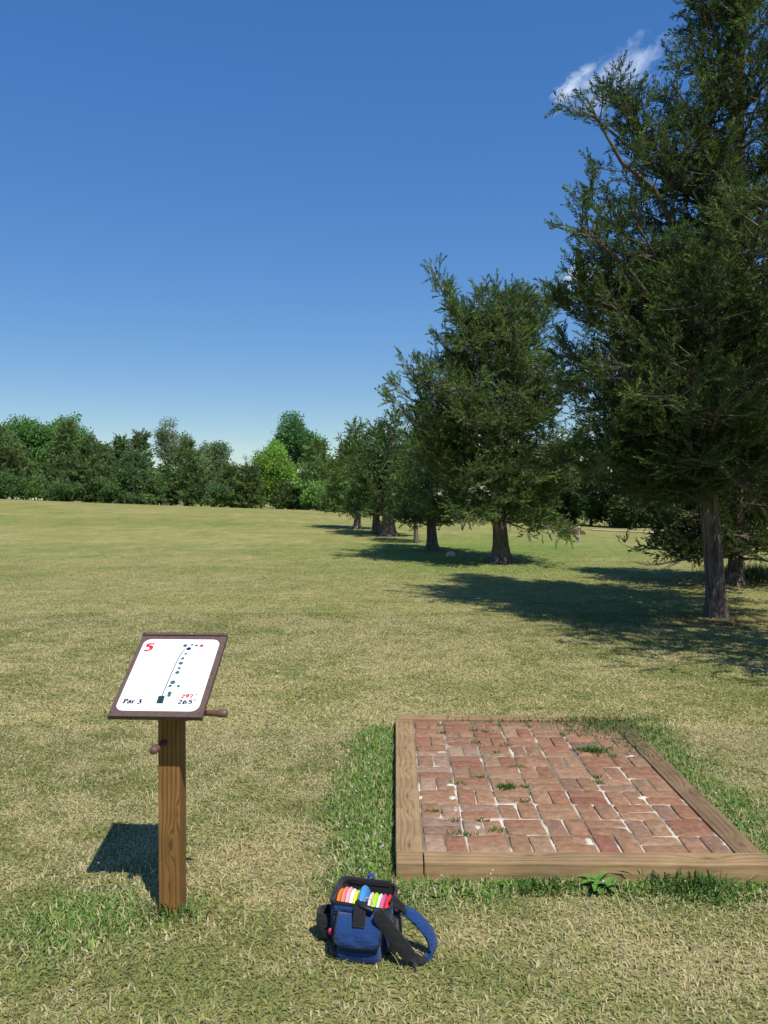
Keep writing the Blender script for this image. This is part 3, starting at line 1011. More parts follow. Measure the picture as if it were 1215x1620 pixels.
def peg(p, d, L):
    d = Vector(d).normalized()
    q = Matrix.Translation(p) @ d.to_track_quat('Z', 'Y').to_matrix().to_4x4()
    bm = bmesh.new()
    bm_lathe(bm, [(0, -.02), (.0115, -.02), (.012, L - .046), (.0125, L - .044), (.0155, L - .040), (.0165, L - .034), (.0165, L - .010), (.0150, L - .003), (.010, L), (0, L + .001)], 20, q)
    return bm_obj('bag_peg', bm, M_PEG, sign, smooth=True)


peg((.0455, -.005, .829), (1, -.03, .0), .190)
peg((-.019, -.0455, .715), (-.14, -1, -.06), .105)
peg((.010, .0455, .775), (.20, 1, 0.0), .11)

# ------------------------------------------------------------------ disc golf bag
BAG_A = rad(-11)
bf = on_ground(569, 1523)
BAG_P = Vector((0.5 * (on_ground(533, 1520).x + on_ground(603, 1526).x), bf.y + 0.028, 0.0))
bag = thing('disc_bag', 'open blue and black disc golf bag full of discs on the grass', 'bag', BAG_P, BAG_A)


def cloth(name, c, var=.16):
    m, nt, b, o = new_mat(name)
    tc = nt.nodes.new('ShaderNodeTexCoord')
    wv = noise(nt, 420, 2, .5); f = noise(nt, 16, 5, .6, (1, 1, 1.6), 1.2)
    lo = tuple(x * (1 - var) for x in c); hi = tuple(x * (1 + var) for x in c)
    nt.links.new(mixc(nt, 1.0, ramp(nt, f, [(.3, lo), (.7, hi)]), ramp(nt, wv, [(.35, (.82, .82, .82)), (.65, (1.12, 1.12, 1.12))]), 'MULTIPLY'), b.inputs['Base Color'])
    b.inputs['Roughness'].default_value = .85; b.inputs['Specular IOR Level'].default_value = .2
    b.inputs['Sheen Weight'].default_value = .15
    bump(nt, b, math_n(nt, 'ADD', math_n(nt, 'MULTIPLY', wv, .12), f), .9, .02)
    return m


M_BLUE = cloth('blue_canvas', (.011, .046, .160)); M_BLACK = cloth('black_webbing', (.014, .014, .015)); M_NAVY = cloth('navy_canvas', (.007, .022, .075)); M_MESH = cloth('black_mesh', (.02, .022, .022))
BWD, BDP = .236, .200


def rrect(w, d, r_, n=5):
    o_ = []
    for cx, cy, a0 in ((w / 2 - r_, d / 2 - r_, 0), (-w / 2 + r_, d / 2 - r_, 90), (-w / 2 + r_, -d / 2 + r_, 180), (w / 2 - r_, -d / 2 + r_, 270)):
        for k in range(n): a = rad(a0 + k * 90 / (n - 1)); o_.append((cx + r_ * math.cos(a), cy + r_ * math.sin(a)))
    return o_


def loft(bm, rings, close_bottom=True):
    prev = None
    for ring in rings:
        row = [bm.verts.new(p) for p in ring]
        if prev:
            for k in range(len(row)): bm.faces.new((prev[k], prev[(k + 1) % len(row)], row[(k + 1) % len(row)], row[k]))
        elif close_bottom: bm.faces.new(row[::-1])
        prev = row


CY = BDP / 2                      # body centre behind its front face (y = 0)


def rim_z(x, y): return .188 + .006 * (y / BDP) - .012 * max(0, x) / .13


rings = []
for z, w, d, bul in ((0, .205, .175, 0), (.012, .218, .190, 0), (.07, .232, .200, .004), (.13, .236, .200, .004), (1, .232, .198, 0)):
    ring = []
    for x, y in rrect(w + bul, d + bul, .035):
        zz = z if z < 1 else rim_z(x, y + CY)
        ring.append((x, y + CY, zz))
    rings.append(ring)
bm = bmesh.new(); loft(bm, rings)
bag_body = bm_obj('body', bm, M_NAVY, bag, smooth=True)
rings = []
for z in (1, .10, .035):
    rings.append([(x, y + CY, (rim_z(x, y + CY) - .001 if z == 1 else z)) for x, y in rrect(.218, .184, .030)])
bm = bmesh.new()
prev = None
for ring in rings:
    row = [bm.verts.new(p) for p in ring]
    if prev:
        for k in range(len(row)): bm.faces.new((prev[k], row[k], row[(k + 1) % len(row)], prev[(k + 1) % len(row)]))
    prev = row
bm.faces.new(prev)
bm_obj('lining', bm, M_BLACK, bag, smooth=False, recalc=False)
# padded black rim, wider at the left and back
rp = [(x, y + CY, rim_z(x, y + CY) + .002) for x, y in rrect(.228, .194, .034, 6)]
bm = bmesh.new()
bm_tube(bm, rp + rp[:1], [.0040 + .008 * max(0, (-p[0] - .03) / .10) + .004 * max(0, (p[1] - .05) / .2) for p in rp + rp[:1]], 8, False)
bm_obj('rim', bm, M_BLACK, bag, smooth=True)
# raised back collar
bm = bmesh.new()
bm_box(bm, (-.005, BDP - .006, .190), (.175, .012, .026), .006, 2)
bm_obj('collar', bm, M_BLACK, bag, smooth=True)
bm = bmesh.new(); bm_ribbon(bm, spline([(-.006, BDP, .198), (-.008, BDP - .002, .216), (.012, BDP - .004, .217), (.016, BDP, .199)], 4), .016, .004, (0, 1, .2))
bm_obj('haul_tab', bm, cloth('tab_blue', (.02, .035, .32)), bag)
# front pocket
PX0, PX1 = -.074, .088
bm = bmesh.new()
rings = []
for z, dpt in ((.0, .050), (.012, .060), (.08, .062), (.125, .052), (.152, .028), (.160, .004)):
    x0, x1 = PX0 + (.004 if z > .1 else 0), PX1 - (.004 if z > .1 else 0)
    r_ = min(.016, dpt * .9 + .001)
    ring = [(x1, .004, z)]
    for a in range(0, 91, 30): ring.append((x1 - r_ + r_ * math.cos(rad(a)), -dpt + r_ - r_ * math.sin(rad(a)), z))
    for a in range(90, 181, 30): ring.append((x0 + r_ + r_ * math.cos(rad(a)), -dpt + r_ - r_ * math.sin(rad(a)), z))
    ring.append((x0, .004, z))
    rings.append(ring)
loft(bm, rings)
bm.faces.new([v for v in bm.verts][-len(rings[0]):])
pocket = bm_obj('front_pocket', bm, M_BLUE, bag, smooth=True)


def shell(profile, x0, x1, rc, drop, thick, nx=14):
    """flap following profile (list of (y,z)) with rounded lower corners"""
    bm = bmesh.new(); grid = []
    m_ = len(profile)
    for i in range(m_):
        t = i / (m_ - 1); ins = 0
        tail = (t - .62) / .38
        if tail > 0: ins = rc * (1 - math.sqrt(max(0, 1 - tail * tail)))
        y, z = profile[i]
        grid.append([bm.verts.new((x0 + ins + (x1 - x0 - 2 * ins) * k / (nx - 1), y - .004 * math.sin(math.pi * k / (nx - 1)), z)) for k in range(nx)])
    for a, b_ in zip(grid, grid[1:]):
        for k in range(nx - 1): bm.faces.new((a[k], a[k + 1], b_[k + 1], b_[k]))
    edge = [grid[i][0].co.copy() for i in range(m_)] + [v.co.copy() for v in grid[-1][1:-1]] + [grid[i][-1].co.copy() for i in range(m_ - 1, -1, -1)]
    bmesh.ops.recalc_face_normals(bm, faces=bm.faces)
    bmesh.ops.solidify(bm, geom=bm.faces[:], thickness=thick)
    return bm, edge


prof = [(-.006, .163), (-.026, .157), (-.046, .143), (-.060, .127), (-.070, .110), (-.075, .093), (-.077, .080), (-.077, .072)]
bm, edge = shell(prof, PX0 - .004, PX1 + .006, .03, 0, .005)
flap = bm_obj('pocket_flap', bm, M_BLUE, bag, smooth=True)
bm = bmesh.new(); bm_tube(bm, spline(edge, 2), .0035, 6)
bm_obj('piping', bm, M_BLACK, flap, smooth=True)
def crumple(o, amt, sc_, seed):
    # soft sags and creases pressed into the cloth
    for v in o.data.vertices:
        p = v.co * sc_ + Vector((seed, seed * 2, 0))
        v.co.x += amt * math.sin(p.z * 1.7 + 2.3 * math.sin(p.x * .9) + p.y); v.co.y += amt * math.sin(p.x * 1.3 + 1.9 * math.sin(p.z * 1.1)) ; v.co.z += .5 * amt * math.sin(p.x * 1.9 + p.y * 1.3)


crumple(pocket, .0022, 55, 1); crumple(flap, .0022, 48, 2); crumple(bag_body, .003, 40, 3)
# seams and a zip on the pocket and body
for zz in (.018, .050):
    bm = bmesh.new()
    bm_tube(bm, spline([(PX0 + .012, -.0635, zz), (.0, -.0645, zz - .003), (PX1 - .012, -.0635, zz + .001)], 6), .0011, 5)
    bm_obj('seam', bm, M_NAVY, pocket)
bm = bmesh.new(); bm_tube(bm, spline([(-.108, -.002, .150), (-.06, -.005, .158), (.06, -.005, .158), (.110, -.002, .150)], 6), .0022, 5)
bm_obj('zip', bm, M_BLACK, bag_body)
# side mesh pouches: round one on the left, flat black one on the right
bm = bmesh.new()
bm_lathe(bm, [(0, .02), (.030, .02), (.041, .035), (.044, .08), (.042, .118), (.039, .122), (.036, .118), (.036, .05), (0, .045)], 20, Matrix.Translation((-.146, .085, 0)))
bm_obj('bottle_pouch', bm, M_MESH, bag, smooth=True)
bm = bmesh.new(); bm_box(bm, (.124, .085, .068), (.030, .14, .125), .012, 3)
bm_obj('side_pouch', bm, M_BLACK, bag, smooth=True)
bm = bmesh.new()
bm_lathe(bm, [(0, -.002), (.0085, -.002), (.0085, .002), (0, .003)], 14, Matrix.Translation((-.112, -.004, .083)) @ Matrix.Rotation(rad(90), 4, 'X') @ Matrix.Scale(1.5, 4, (0, 1, 0)))
bm_obj('badge', bm, simple('badge_pink', (.5, .04, .10), .5, 60, .2, 0), bag, smooth=True)
# corner piping of the main body, left front
bm = bmesh.new(); bm_tube(bm, spline([(-.094, .004, .012), (-.098, .001, .07), (-.099, .001, .13), (-.096, .003, .182)], 4), .003, 6)
bm_obj('piping', bm, M_BLUE, bag_body, smooth=True)
bm = bmesh.new(); bm_box(bm, (0.0, -.0005, .172), (.19, .008, .024), .004, 2)
bm_obj('top_band', bm, M_BLUE, bag, smooth=True)
# black closing tab with buckle, hanging over the front
bm = bmesh.new(); bm_ribbon(bm, spline([(.008, .012, .199), (.008, -.012, .197), (.008, -.030, .180), (.010, -.048, .158), (.010, -.060, .138)], 4), .046, .006, (1, 0, 0))
bm_obj('front_tab', bm, M_BLACK, bag, smooth=False)
bm = bmesh.new(); bm_ribbon(bm, spline([(-.010, -.002, .207), (.02, -.020, .200), (.060, -.026, .190)], 5), .018, .010, (0, 1, .6))
bm_obj('buckle', bm, simple('black_plastic', (.018, .018, .02), .35, 40, .2, 0, .5), bag, smooth=True)
bm = bmesh.new(); bm_tube(bm, spline([(.020, -.004, .206), (.024, -.006, .222), (.040, -.008, .226), (.052, -.010, .216), (.056, -.012, .203)], 5), .0022, 7)
bm_obj('wire_ring', bm, simple('pale_plastic', (.45, .45, .48), .4, 40, .1, 0, .5), bag, smooth=True)
# wide black strap from the front corner down to the ground on the right
bm = bmesh.new()
bm_ribbon(bm, spline([(.070, -.040, .188), (.088, -.046, .178), (.125, -.050, .135), (.165, -.050, .088), (.196, -.050, .050), (.206, -.047, .040)], 5),
          [.030] * 3 + [.052] * 21 + [.046] * 2, .010, (.55, .25, .75))
bm_obj('carry_strap', bm, M_BLACK, bag, smooth=True)
bm = bmesh.new()
bm_ribbon(bm, spline([(.200, -.045, .042), (.216, -.044, .030), (.222, -.050, .010), (.214, -.058, .003)], 4), .030, .004, (.3, .9, .3))
bm_ribbon(bm, spline([(.206, -.040, .044), (.230, -.030, .030), (.246, -.018, .016), (.262, -.002, .010)], 4), .026, .004, (.2, .6, .7))
bm_obj('strap_webbing', bm, M_BLACK, bag)
# blue padded shoulder strap looping out to the right
bm = bmesh.new()
bm_ribbon(bm, spline([(.108, .070, .193), (.130, .066, .178), (.158, .060, .160)], 5), .034, .006, (.5, .75, .5))
bm_obj('strap_webbing', bm, M_BLACK, bag)
bm = bmesh.new()
sp_ = spline([(.160, .060, .160), (.190, .055, .147), (.222, .050, .125), (.254, .046, .092), (.272, .042, .055), (.270, .034, .025), (.250, .014, .006)], 6)
bm_ribbon(bm, sp_, [.040 + .008 * math.sin(math.pi * k / (len(sp_) - 1)) for k in range(len(sp_))], .013, [(.35, .8, .45)] * len(sp_))
bm_obj('shoulder_strap', bm, M_BLUE, bag, smooth=True)
bm = bmesh.new(); bm_box(bm, (0, 0, 0), (.030, .040, .010), .003, 2, Matrix.Translation((.160, .058, .164)) @ Matrix.Rotation(rad(38), 4, 'Y'))
bm_obj('strap_buckle', bm, simple('black_plastic_buckle', (.02, .02, .022), .35, 40, .2, 0, .5), bag)


# discs standing on edge in the bag (each its own thing)
def disc_mat(name, c):
    m, nt, b, o = new_mat(name)
    nt.links.new(ramp(nt, noise(nt, 20, 3), [(.3, tuple(x * .93 for x in c)), (.7, tuple(min(.9, x * 1.05) for x in c))]), b.inputs['Base Color'])
    b.inputs['Roughness'].default_value = .4; b.inputs['Subsurface Weight'].default_value = .08
    b.inputs['Subsurface Radius'].default_value = (.01, .01, .01)
    return m


DISCS = [('orange', (.85, .20, .02), 'bright orange disc at the left end of the row in the bag', 0.0, .019, -10),
         ('coral', (.80, .24, .20), 'coral pink disc next to the orange one', .006, .018, -8),
         ('pink', (.80, .42, .42), 'pale pink disc between the coral and the white disc', .006, .014, -6),
         ('white', (.80, .78, .72), 'white disc between pale pink and yellow discs', .002, .017, -5),
         ('yellow', (.66, .78, .03), 'yellow green disc left of the gap before the tall blue disc', -.002, .020, -5),
         ('blue', (.07, .27, .60), 'sky blue disc standing tallest in the middle of the bag', .016, .030, -8),
         ('blush', (.82, .62, .56), 'blush white disc just right of the blue disc', -.006, .015, 2),
         ('lime', (.42, .80, .02), 'lime green disc right of the blush white disc', -.006, .021, 3),
         ('cream', (.76, .78, .68), 'cream white disc between lime and magenta discs', -.008, .016, 4),
         ('magenta', (.62, .13, .27), 'dusty magenta disc beside the red disc', -.008, .017, 5),
         ('red', (.85, .03, .045), 'bright red disc at the right end of the row in the bag', -.008, .022, 8)]
RD = .095
xx = -.095
for nm, c, lab, dz, th, tilt in DISCS:
    if nm == 'blue': xx += .006
    th *= .90
    xx += th / 2
    bm = bmesh.new()
    t2 = th / 2
    rr_ = RD + max(0, dz) * .2
    bm_lathe(bm, [(0, t2 * .9), (rr_ * .72, t2 * .95), (rr_ * .86, t2 * .8), (rr_ * .96, t2 * .35), (rr_, -t2 * .15), (rr_ * .97, -t2 * .65), (rr_ * .90, -t2), (rr_ * .84, -t2), (rr_ * .82, t2 * .3), (0, t2 * .55)], 40)
    o = bm_obj('disc', bm, disc_mat('disc_' + nm, c), None, smooth=True)
    loc = Vector((xx, CY - .006, .101 + dz))
    Mw = Matrix.Translation(BAG_P) @ Matrix.Rotation(BAG_A, 4, 'Z') @ Matrix.Translation(loc) @ Matrix.Rotation(rad(90 + tilt * .6), 4, 'Y')
    o.matrix_world = Mw
    tag(o, lab, 'disc', 'golf discs in the bag')
    xx += th / 2

# ------------------------------------------------------------------ trees
def frond_template(n, L, w, seed, spread=42, flat=.35):
    """a feathery plume: narrow leaflets all round a spine, tips nodding"""
    r = np.random.default_rng(seed); Q = []
    for i in range(n):
        t = (i + .5) / n
        p = np.array((t * .85, 0, -.10 * t * t))
        a = math.radians(spread * (1 - .45 * t) + r.normal(0, 10)); ro = i * 2.4 + r.normal(0, .5)
        d = np.array((math.cos(a), math.sin(a) * math.cos(ro), .75 * math.sin(a) * math.sin(ro) - .12 * t))
        d /= np.linalg.norm(d)
        ll, ww = L * r.uniform(.7, 1.2) * (1.1 - .45 * t), w * r.uniform(.7, 1.3)
        s = np.cross(d, r.normal(0, 1, 3)); s /= np.linalg.norm(s)
        Q.append([p, p + d * ll * .45 + s * ww, p + d * ll, p + d * ll * .5 - s * ww])
    return np.array(Q)          # (n,4,3)


def ball_template(n, leaf, seed):
    r = np.random.default_rng(seed); Q = []
    for i in range(n):
        p = np.clip(r.normal(0, .30, 3), -.55, .55); d = p / (np.linalg.norm(p) + 1e-6) * .5 + r.normal(0, .6, 3); d /= np.linalg.norm(d)
        s = np.cross(d, r.normal(0, 1, 3)); s /= np.linalg.norm(s)
        ll, ww = leaf * r.uniform(.7, 1.3), leaf * .36 * r.uniform(.7, 1.3)
        Q.append([p, p + d * ll * .45 + s * ww, p + d * ll, p + d * ll * .5 - s * ww])
    return np.array(Q)


def place(templates, P, D, S, seed, roll=.7):
    """P (n,3) positions, D (n,3) axis, S (n) sizes -> quads"""
    r = np.random.default_rng(seed)
    n = len(P)
    D = D / (np.linalg.norm(D, axis=1, keepdims=True) + 1e-9)
    upv = np.tile(np.array((0, 0, 1.0)), (n, 1)) + r.normal(0, roll, (n, 3))
    B = np.cross(upv, D); B /= np.linalg.norm(B, axis=1, keepdims=True) + 1e-9
    U = np.cross(D, B)
    which = r.integers(0, len(templates), n)
    out, ids = [], []
    for k, T_ in enumerate(templates):
        i = np.where(which == k)[0]
        if not len(i): continue
        q = T_[None] * S[i][:, None, None, None]
        w = q[..., 0:1] * D[i][:, None, None, :] + q[..., 1:2] * B[i][:, None, None, :] + q[..., 2:3] * U[i][:, None, None, :]
        w += P[i][:, None, None, :]
        out.append(w.reshape(-1, 4, 3)); ids.append(np.repeat(i, T_.shape[0]))
    return np.concatenate(out), np.concatenate(ids)


def lin(pts, t):
    pts = np.asarray(pts, float)
    return np.interp(t, pts[:, 0], pts[:, 1])


def tree_tubes(tubes, name, mat, parent, nside=7):
    """tubes: list of (points (m,3), radii (m), flutes)"""
    Vv, Ff = [], []
    for pts, rd_, flute in tubes:
        pts = np.asarray(pts, float); m_ = len(pts)
        n_ = 30 if flute else nside
        tg = np.gradient(pts, axis=0); tg /= np.linalg.norm(tg, axis=1, keepdims=True) + 1e-9
        ref = np.array((1.0, 0.13, 0.0)) if abs(tg[0][0]) < .8 else np.array((0, 1.0, 0.1))
        b0 = len(Vv)
        for i in range(m_):
            a = ref - tg[i] * ref.dot(tg[i]); a /= np.linalg.norm(a); b = np.cross(tg[i], a)
            for j in range(n_):
                th = 2 * math.pi * j / n_
                rr_ = rd_[i]
                if flute: rr_ *= 1 + flute * (math.sin(3 * th + .8) * .45 + math.sin(5 * th + 2.1 + .2 * i) * .4 + math.sin(8 * th + .35 * i) * .35) * (1.4 if i < 3 else .7)
                Vv.append(pts[i] + (a * math.cos(th) + b * math.sin(th)) * rr_)
        for i in range(m_ - 1):
            for j in range(n_):
                Ff.append((b0 + i * n_ + j, b0 + i * n_ + (j + 1) % n_, b0 + (i + 1) * n_ + (j + 1) % n_, b0 + (i + 1) * n_ + j))
    return np_mesh(name, np.array(Vv), 4, mat, parent, None, True, np.array(Ff))


def cedar(label, base, H, R, prof, seed, crown0=.12, limbs=60, fs=.30, nl=9, lw=.05, ll=.42, sec=8.0, fpm=7.0, lean=(0, 0), tips=(), trunk_r=None, flare=1.0, cols=None,
          squash=1.0, name='cedar_tree', group=None, up_top=48, up_low=2, dens_top=1.0, cat='tree', leaders=(), zmin=.15, zfree=None, gain=1.0):
    rg = np.random.default_rng(seed)
    root = thing(name, label, cat, base, 0, group)
    R = max(R - .8 * (.25 + .6 * fs), .5 * R); H = H - .55 * fs
    tr = trunk_r or H * .02
    axis = lambda h: np.array((lean[0] * max(h / H, 0) ** 1.2 * H + .012 * H * math.sin(h * 1.1 + seed), lean[1] * max(h / H, 0) ** 1.2 * H + .012 * H * math.cos(h * .9 + seed), h))
    hs = np.concatenate([[-.15, 0, .08, .22, .45], np.linspace(.8, H * .97, 14)])
    tp = np.array([axis(h) for h in hs])
    trd = np.array([tr * (1 + .75 * flare * math.exp(-max(h, 0) / .16)) * (1 - .86 * max(h, 0) / H) + .008 for h in hs])
    tubes = [(tp, trd, .17)]
    P, D, S = [], [], []
    axis = lambda h: np.array([np.interp(h, hs, tp[:, q]) for q in range(3)])

    def grow(start, vec, L, curve, lw_=1.0, thick=None):
        m_ = 8; t = np.linspace(0, 1, m_)
        d = vec / np.linalg.norm(vec)
        wob = rg.normal(0, .035, (m_, 3)) * L; wob[0] = 0
        pts = start + d * L * t[:, None] + np.array((0, 0, 1.0)) * (curve * L * (t ** 2))[:, None] + np.cumsum(wob, 0) * .5
        rb_ = thick or (.010 + .013 * L)
        tubes.append((pts, rb_ * (1 - .88 * t) + .002, 0))
        ns = max(3, int(sec * L * lw_))
        for k in range(ns):
            tt = rg.uniform(.16, 1.0) ** .85
            i = min(int(tt * (m_ - 1)), m_ - 2); f = tt * (m_ - 1) - i
            p = pts[i] * (1 - f) + pts[i + 1] * f
            tang = pts[i + 1] - pts[i]; tang /= np.linalg.norm(tang)
            sd = np.cross(tang, (0, 0, 1.0)); sd /= np.linalg.norm(sd) + 1e-9
            sgn = 1 if k % 2 else -1
            dd = tang * rg.uniform(.3, .9) + sd * sgn * rg.uniform(.4, 1.0) + np.array((0, 0, rg.normal(.12, .32)))
            dd /= np.linalg.norm(dd)
            sl = (.30 * L * (1.12 - .75 * tt) + .18) * rg.uniform(.55, 1.25)
            sl = min(sl, 1.1)
            q = p + dd * sl
            if sl > .25: tubes.append((np.array([p, (p + q) / 2 + (0, 0, -.03 * sl), q]), np.array([.007, .005, .002]) * (.7 + .3 * L), 0))
            nf = max(2, int(fpm * sl))
            for s_ in range(nf):
                ts = ((s_ + rg.random()) / nf) ** .7 * .80 + .22
                P.append(p + dd * sl * ts + rg.normal(0, .035, 3))
                D.append(dd * .6 + rg.normal(0, .42, 3) + np.array((0, 0, .30)))
                S.append(fs * rg.uniform(.7, 1.25))
        for s_ in range(max(2, int(fpm * L * .45))):
            tt = rg.uniform(.35, 1.02)
            p = start + (pts[-1] - start) * tt + np.array((0, 0, (curve * L * (tt ** 2 - tt))))
            P.append(p + rg.normal(0, .05, 3)); D.append(d * .6 + rg.normal(0, .5, 3) + np.array((0, 0, .2))); S.append(fs * rg.uniform(.7, 1.2))

    ga = rg.random() * 6.28
    for i in range(limbs):
        hn = crown0 + (1 - crown0) * ((i + rg.random()) / limbs) ** (1 / dens_top)
        hn = min(hn, .985)
        ga += 2.39996 + rg.normal(0, .35)
        L = R * lin(prof, hn) * rg.choice([rg.uniform(.66, .85), rg.uniform(.88, 1.02), rg.uniform(.95, 1.10)])
        if L < .12: continue
        tt = (hn - crown0) / (1 - crown0)
        el = math.radians(up_low + (up_top - up_low) * tt ** 1.3 + rg.normal(0, 9))
        h0 = max(hn * H - L * math.sin(max(el, 0)) * .75, .35 * crown0 * H, zmin * .95)
        v = np.array((math.cos(ga) * math.cos(el), math.sin(ga) * math.cos(el) * squash, math.sin(el)))
        if not (zfree is not None and v[0] > .3) and h0 + v[2] * L < zmin + .25: v[2] = (zmin + .25 - h0) / L
        grow(axis(h0), v, L, rg.uniform(-.10, .14) - (.12 if tt < .15 else 0))
    for tp_, lw_ in tips:            # long limbs reaching out of the crown
        e = np.array(tp_) - np.array(base)
        horiz = math.hypot(e[0], e[1]); h0 = max(.35, zmin * 1.12, e[2] - horiz * .75)
        if h0 > H * .93: h0 = H * .9
        s_ = axis(h0); v = e - s_; L = np.linalg.norm(v)
        v = v - np.array((0, 0, .12 * L))
        grow(s_, v, np.linalg.norm(v), .12, lw_, .02 + .014 * L)
    for tp_, lw_ in leaders:         # steep secondary leaders
        e = np.array(tp_) - np.array(base)
        h0 = max(.5, e[2] - 2.6); s_ = axis(h0); v = e - s_; L = np.linalg.norm(v)
        for k in range(14):
            hh = rg.uniform(.35, .98); p_ = s_ + v * hh; a_ = rg.uniform(0, 6.28); l_ = (.10 + .36 * (1 - hh)) * rg.uniform(.7, 1.3)
            grow(p_, np.array((math.cos(a_), math.sin(a_), .6)), l_, .1, 1.2)
        grow(s_, v, L, 0.0, lw_, .05)
    trunk = tree_tubes(tubes, 'trunk', M_BARK, root, 6)
    P, D, S = np.array(P), np.array(D), np.array(S)
    k = P[:, 2] > zmin + .18 * np.sin(P[:, 0] * 5 + seed) * min(1, zmin)
    if zfree is not None: k |= (P[:, 0] > zfree[0]) & (P[:, 2] > zfree[1]) & (P[:, 0] < zfree[2])
    P, D, S = P[k], D[k], S[k]
    temps = [frond_template(nl, ll, lw, seed * 7 + q) for q in range(4)]
    Q, ids = place(temps, P, D, S, seed + 5)
    cols = cols or ROWC
    c_ = np.array(cols)[rg.choice(len(cols), len(P), p=[.5, .32, .18] if len(cols) == 3 else None)]
    clump = fbm(P[:, 0] * 1.1 + seed, P[:, 2] * 1.3 + P[:, 1] * .7, seed, 2)
    c_ = gain * c_ * (.62 + .76 * clump)[:, None] * rg.uniform(.8, 1.2, (len(P), 1))
    cc = np.repeat(c_[ids][:, None, :] * rg.uniform(.8, 1.2, (len(ids), 1, 1)), 4, 1)
    np_mesh('crown', Q.reshape(-1, 3), 4, M_LEAF, root, cc.reshape(-1, 3))
    return root


def broadleaf(label, base, H, R, seed, cols, crown0=.25, clumps=26, fs=.9, leaf=.30, nl=12, per=26, name='broadleaf_tree', airy=False, trunk_r=None, group=None, cat='tree', flat=1.0, bark=None):
    rg = np.random.default_rng(seed)
    root = thing(name, label, cat, base, 0, group)
    tr = trunk_r or H * .022
    tubes = []
    top = np.array((rg.normal(0, .03) * H, rg.normal(0, .03) * H, H * .72))
    t = np.linspace(0, 1, 8)
    tp = top[None] * t[:, None] + rg.normal(0, .01, (8, 3)) * H * t[:, None]
    tubes.append((tp, tr * (1 - .75 * t) + .01, .06))
    P, D, S = [], [], []
    cz, rz = H * (1 + crown0) / 2, H * (1 - crown0) / 2
    for i in range(clumps):
        d = rg.normal(0, 1, 3); d /= np.linalg.norm(d)
        rr_ = rg.uniform(.35, .78) if not airy else rg.uniform(.4, .82)
        if i % 4 == 0: rr_ *= .5
        c0 = np.array((d[0] * R * rr_, d[1] * R * rr_ * flat, cz + d[2] * rz * rr_))
        wz = 1 - .35 * max(0, (c0[2] - cz) / rz) ** 2 * 0
        st = tp[min(7, max(2, int(7 * min(1, max(.2, (c0[2] - .35 * R) / (H * .75))))))]
        mid = (st + c0) / 2 + rg.normal(0, .06, 3) * R
        tubes.append((np.array([st, mid, c0]), np.array([tr * .42, tr * .25, tr * .08]), 0))
        cr = R * rg.uniform(.28, .44) * (1.0 if not airy else .8)
        n_ = int(1.9 * per * rg.uniform(.7, 1.3))
        dd = rg.normal(0, 1, (n_, 3)); dd /= np.linalg.norm(dd, axis=1, keepdims=True)
        rad_ = cr * rg.uniform(.30, 1.0, (n_, 1)) ** .7
        p = c0 + dd * rad_ * np.array((1, 1, .8))
        if airy:
            for q in p[:: 3]: tubes.append((np.array([c0, q]), np.array([tr * .08, .006]), 0))
        P.append(p); D.append(dd + rg.normal(0, .5, (n_, 3)) + np.array((0, 0, .3))); S.append(.72 * fs * rg.uniform(.6, 1.2, n_))
    P, D, S = np.concatenate(P), np.concatenate(D), np.concatenate(S)
    k = P[:, 2] > .25
    P, D, S = P[k], D[k], S[k]
    tree_tubes(tubes, 'trunk', bark or M_BARK2, root, 6)
    temps = [ball_template(nl, leaf, seed * 3 + q) for q in range(4)]
    Q, ids = place(temps, P, D, S, seed + 9)
    cols = np.array(cols)
    c_ = 2.1 * cols[rg.integers(0, len(cols), len(P))] * (.7 + .6 * fbm(P[:, 0] * .7 + seed, P[:, 2] * .8 + P[:, 1] * .5, seed, 2))[:, None]
    cc = np.repeat(c_[ids][:, None, :] * rg.uniform(.75, 1.25, (len(ids), 1, 1)), 4, 1)
    np_mesh('crown', Q.reshape(-1, 3), 4, M_LEAF, root, cc.reshape(-1, 3))
    return root


def tip(px, py, Y, lw_=1.0): return (tuple(at(px, py, Y)), lw_)


